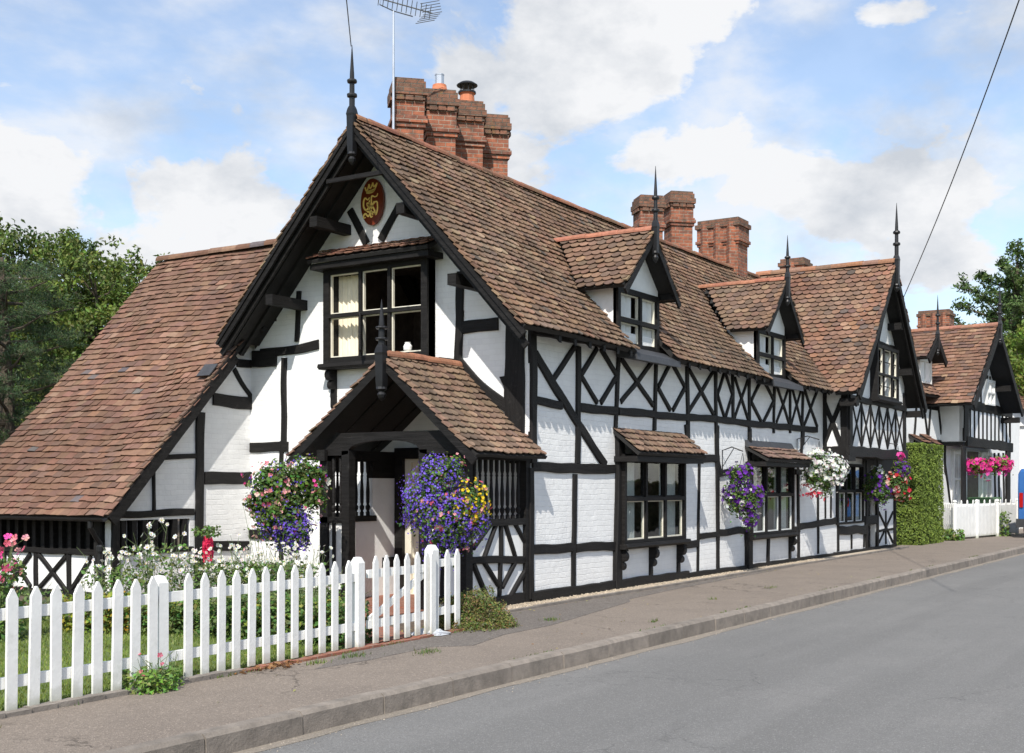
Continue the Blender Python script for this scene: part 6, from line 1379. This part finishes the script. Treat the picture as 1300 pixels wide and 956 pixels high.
for x_, zc_, lab in ((292, 14.9, 'white daisy like flowers massed right of the red flower spike'), (318, 15.0, 'white daisy like flowers massed below the left basket, thickest clump'), (348, 14.9, 'white daisy like flowers right under the left basket'), (378, 14.7, 'white daisy like flowers by the left porch corner')):
    stemplant('daisy_plant', lab, gp(x_, zc_), .86, 34, .36, 1300, .055, ANG, [(.026, WH, .7, 8, (.6, .45, .05))])
stemplant('daisy_plant', 'small white flowers close to the porch entrance post', gp(412, 14.3), .66, 18, .28, 700, .05, ANG, [(.026, WH, .7, 8, (.6, .45, .05))])
stemplant('rose_bush', 'thin rose stems with faded pink blooms reaching up the white wall', gp(345, 15.6), 1.45, 12, .5, 160, .04, ANG, [(.03, SAL, .6, 5, None)], cat='rose')
# red flower spike
K = thing('hollyhock', 'tall spike of crimson flowers in the garden bed by the wing post', 'flower spike', gp(264, 15.0)); mb = MB(); b = gp(264, 15.0); mb.tube([b, b + Vector((0, 0, 1.1))], .008, 5); mb.build('stem', M['stem'], K); mb = MB()
for i in range(64): a = rnd.uniform(0, 6.28); z = rnd.uniform(.70, .98); r = .06 * (1.15 - abs(z - .82) * 2.2); d = Vector((math.cos(a), math.sin(a), .2)); flower(mb, b + Vector((0, 0, z)) + d * r, d, .035, rnd.choice([(.62, .015, .07), (.45, .01, .06), (.7, .04, .12)]), 5)
tag(mb.build('flowers', M['petal'], K, recalc=False), kind='stuff'); mb = MB()
for i in range(260): leaf_quad(mb, b + Vector((rnd.uniform(-.16, .16), rnd.uniform(-.16, .16), rnd.choice((rnd.uniform(.1, .65), rnd.uniform(1.0, 1.12))))), rdir() + Vector((0, 0, .6)), .06, tuple(x * rnd.uniform(.7, 1.3) for x in rnd.choice(ANG)), .6)
mb.build('leaves', M['leaf'], K, recalc=False)
YG = [(.30, .30, .04), (.22, .26, .04), (.15, .2, .04)]
for x_, zc_, h_, lab, gr in ((110, 13.6, .50, 'yellow leaved shrub at the left end of the garden bed', YG), (142, 13.4, .55, 'yellow and green leaved shrub below the downpipe', YG + ANG), (170, 13.5, .48, 'golden leaved shrub in the left part of the bed', [(.38, .27, .04), (.22, .24, .04)]),
                             (205, 13.3, .45, 'low green clump behind the fence post with the cap', ANG), (225, 13.5, .50, 'yellow green clump just right of the capped fence post', YG), (262, 13.4, .48, 'green leafy clump under the red flower spike', ANG)):
    stemplant('garden_shrub', lab, gp(x_, zc_), h_, 10, .34, 1500, .055, gr, cat='shrub')
for i, (x_, lab) in enumerate(((290, 'first leafy green clump right of the red flower spike'), (318, 'leafy green clump under the thickest white flowers'), (346, 'leafy green clump with yellow tips under the left basket'), (374, 'leafy green clump left of the porch corner'), (402, 'leafy green clump in front of the left porch panel'), (428, 'leafy green clump beside the gate post'))):
    stemplant('garden_shrub', lab, gp(x_, 13.0 - i * .12), .58, 12, .34, 1700, .055, ANG + [(.07, .13, .03)] + ([(.25, .27, .04)] if i in (2, 4) else []), cat='shrub')
stemplant('rose_bush', 'pink rose bush cut by the left edge of the view', gp(-14, 12.6), 1.1, 26, .34, 1900, .055, ANG, [(.04, PNK + [(.8, .5, .55)] + MAG, .8, 5, None)], cat='rose')
stemplant('garden_shrub', 'dark leafed shrub at the foot of the low wing wall by the left edge', gp(30, 14.6), .45, 10, .5, 900, .06, [(.05, .09, .03)] + ANG, [(.03, PNK, .3, 5, None)], cat='shrub')
# weeds by the fence foot
stemplant('weed_clump', 'bright green leafy weeds at the foot of the capped fence post', at(188, 9.45, z=0), .20, 8, .20, 620, .045, [(.14, .24, .05), (.18, .28, .06)], [(.02, PNK, .1, 5, None)], cat='weeds')
stemplant('weed_clump', 'small green weeds just right of the capped fence post', at(212, 9.7, z=0), .20, 6, .12, 260, .04, [(.14, .24, .05), (.10, .2, .04)], cat='weeds')
stemplant('weed_clump', 'green weeds in front of the far white fence', at(1270, 38.2, z=0), .95, 12, .3, 420, .10, [(.14, .22, .05)], cat='weeds')
stemplant('weed_clump', 'low grass tuft between the hedge and the far fence', at(1200, 35.4, z=0), .4, 10, .5, 700, .10, [(.13, .2, .04)], cat='weeds')
# the sprawling bush on the pavement side by the gate
def mound(name, label, lob, n, size, cols, loc, cat='shrub', asp=.4):
    K = thing(name, label, cat, loc); lf = MB(); st = MB(); loc = Vector(loc)
    for (ox, oy, oz, rx, rz) in lob:
        ctr = loc + RT * ox + FW * oy + Vector((0, 0, oz))
        for i in range(int(n * rx * rz * 10)):
            d = rdir(); d.z = abs(d.z); k = rnd.uniform(.45, 1.05) * (1 + .3 * noise.noise(d * 3 + ctr)); p = ctr + Vector((d.x * rx, d.y * rx, d.z * rz)) * k
            if p.z < .005: continue
            leaf_quad(lf, p, d.cross(rdir()) + d * .5, size * rnd.uniform(.6, 1.4), tuple(x * rnd.uniform(.65, 1.35) for x in rnd.choice(cols)), asp)
        for i in range(10): d = rdir(); d.z = abs(d.z); st.tube([loc + Vector((0, 0, .02)), ctr + Vector((d.x * rx, d.y * rx, d.z * rz)) * .9], [.008, .003], 4, cap=False)
    st.build('stems', M['bark'], K, recalc=False); lf.build('foliage', M['leaf'], K, recalc=False)
BG = [(.16, .19, .05), (.20, .20, .07), (.12, .16, .04), (.24, .20, .09)]
bb_ = at(592, 13.7, z=0)
mound('sprawling_shrub', 'olive green sprawling shrub growing on the pavement beside the gate post', [(-.05, 0, 0, .28, .36), (.14, 0, .0, .26, .42), (.30, .05, 0, .24, .26), (-.28, -.1, 0, .18, .22), (.02, -.15, 0, .40, .15), (.36, .0, 0, .25, .12)], 5200, .032, BG, bb_)
# rubbish, leaves and tufts on the pavement
M['plastic'] = mat('crumpled_plastic', (.45, .47, .50), .3, namp=.3, bump=.3, nscale=30)
c = at(546, 12.95, z=0); mb = MB(); vs = []; fs = []; nr, ns_ = 6, 12
for i in range(nr):
    for j in range(ns_):
        f = i / (nr - 1); a = 2 * math.pi * j / ns_; r = (.16 * math.cos(f * 1.5) + .01) * (1 + .4 * noise.noise((math.cos(a) * 2, math.sin(a) * 2, f * 3))); vs.append(c + RT * (r * math.cos(a) * 1.2) + FW * (r * math.sin(a) * .8) + Vector((0, 0, .01 + .075 * f * (1 + .5 * noise.noise((a, f * 4, 3))))))
for i in range(nr - 1):
    for j in range(ns_): fs.append((i * ns_ + j, i * ns_ + (j + 1) % ns_, (i + 1) * ns_ + (j + 1) % ns_, (i + 1) * ns_ + j))
fs += [tuple(range(ns_))[::-1], tuple(range((nr - 1) * ns_, nr * ns_))]; mb.idx(vs, fs); o = mb.build('crumpled_bag', M['plastic'], None, loc=c); tag(o, 'crumpled grey plastic bag lying at the foot of the gate post', 'litter')
mb = MB(); c = at(350, 10.6, z=0)
for i in range(90):
    p = c + Vector((rnd.gauss(0, .16), rnd.gauss(0, .06), .012 + rnd.random() * .03)); leaf_quad(mb, p, Vector((0, 0, 1)) + rdir() * .7, rnd.uniform(.03, .06), rnd.choice([(.25, .12, .05), (.32, .18, .08), (.18, .10, .05)]), .7)
for i in range(180):
    p = Vector((rnd.uniform(-8, 8), rnd.uniform(-2.7, -.5), .008)); 
    if rnd.random() < .5: p.y = -.55 + rnd.gauss(0, .06)
    leaf_quad(mb, p, Vector((0, 0, 1)) + rdir() * .4, rnd.uniform(.015, .04), rnd.choice([(.25, .14, .06), (.35, .28, .10), (.30, .3, .10)]), .6)
tag(mb.build('fallen_leaves', M['leaf'], recalc=False), kind='stuff')
def tuft_mb(mb, p, n, s, h, cols):
    for i in range(n):
        b = p + Vector((rnd.gauss(0, s), rnd.gauss(0, s * .5), 0)); t = b + Vector((rnd.uniform(-.4, .4) * h, rnd.uniform(-.4, .4) * h, h * rnd.uniform(.5, 1.2))); w_ = Vector((rnd.uniform(-1, 1), rnd.uniform(-1, 1), 0)).normalized() * .005
        mb.face([b - w_, b + w_, t], tuple(x * rnd.uniform(.7, 1.3) for x in rnd.choice(cols)))
mb = MB(); GC = [(.10, .15, .035), (.14, .18, .05), (.08, .12, .03)]
for (x_, zc_, s, n) in ((541, 11.6, .09, 90), (0, 8, .0, 1), (700, 14.35, .08, 80), (640, 13.9, .09, 90), (830, 14.2, .04, 25), (405, 10.9, .07, 60), (980, 18.9, .08, 25), (905, 17, .06, 22), (450, 11.3, .1, 90)):
    tuft_mb(mb, at(x_, zc_, z=.0), n, s, .045, GC)
for i in range(600):
    q = -6 + 25 * rnd.random(); p = Vector((q, -2.72 + rnd.gauss(0, .015), .0)) if noise.noise((q * .8, 0, 0)) > .12 else None
    if p: tuft_mb(mb, p, 2, .01, .025, GC)
for i in range(500):
    q = rnd.uniform(-10, -3.2); p = Vector((q, -1.31 + .036 * (q + 9.5) + rnd.gauss(0, .02), 0)); 
    if noise.noise((q * 1.3, 4, 0)) > .0: tuft_mb(mb, p, 2, .015, .035, GC)
tag(mb.build('grass_tufts', M['grassblade'], recalc=False), kind='stuff')
mb = MB()
for i in range(52000):
    X = rnd.uniform(-10.5, -3.6); t_ = rnd.random() ** 1.2; y0 = -1.2 + .036 * (X + 9.5) + .12; Y = y0 + t_ * 6.5
    if X > -4.6 + 0 and Y > 2.2: continue
    if X > -4.9 and Y < .5: continue
    b = Vector((X, Y, -.014)); h = rnd.uniform(.02, .045); a = rnd.uniform(0, 6.28); w_ = Vector((math.cos(a), math.sin(a), 0)) * .006; t2 = b + Vector((rnd.uniform(-.02, .02), rnd.uniform(-.02, .02), h))
    g_ = .9 + .35 * noise.noise((X * .9, Y * .9, 0)); c_ = rnd.choice(((.17, .25, .035), (.20, .28, .04), (.14, .21, .035), (.25, .27, .07))); mb.face([b - w_, b + w_, t2], tuple(x * g_ for x in c_))
tag(mb.build('lawn_grass', M['grassblade'], recalc=False), kind='stuff')

# unseen hedge and tree, added only so the windows have something to mirror
leafbox('reflection_hedge', 'unseen long hedge added across the road for the windows to mirror', (-14, -14.6, -.13), (34, -13.2, 1.7), 110, .24, [(.12, .13, .06), (.09, .11, .04), (.16, .12, .08)])
tree('reflection_tree', 'unseen leafy tree added to the left for the windows to mirror', (-11.5, 16, 0), 9.5, lobes(14, 3, 2.5, 9, 1.3, 2), 14000, .24, DK, trunk_r=.3)
# groups
GR = {'hanging_basket': 'hanging flower baskets along the walls', 'daisy_plant': 'white daisy like plants in the garden bed', 'anemone_plant': 'tall white anemones in the garden bed', 'garden_shrub': 'leafy clumps along the garden bed',
      'timber_framed_cottage': 'black and white cottages along the street', 'picket_fence': 'white picket fences', 'weed_clump': 'weeds at the fence feet', 'rose_bush': 'rose bushes in the garden', 'dense_tree': 'dense dark background trees', 'leafy_tree': 'leafy background trees', 'overhead_wire': 'overhead wires'}
for o in list(SC.objects):
    if o.parent is None and 'label' in o:
        b = o.name.split('.')[0]
        if b in GR: o['group'] = GR[b]
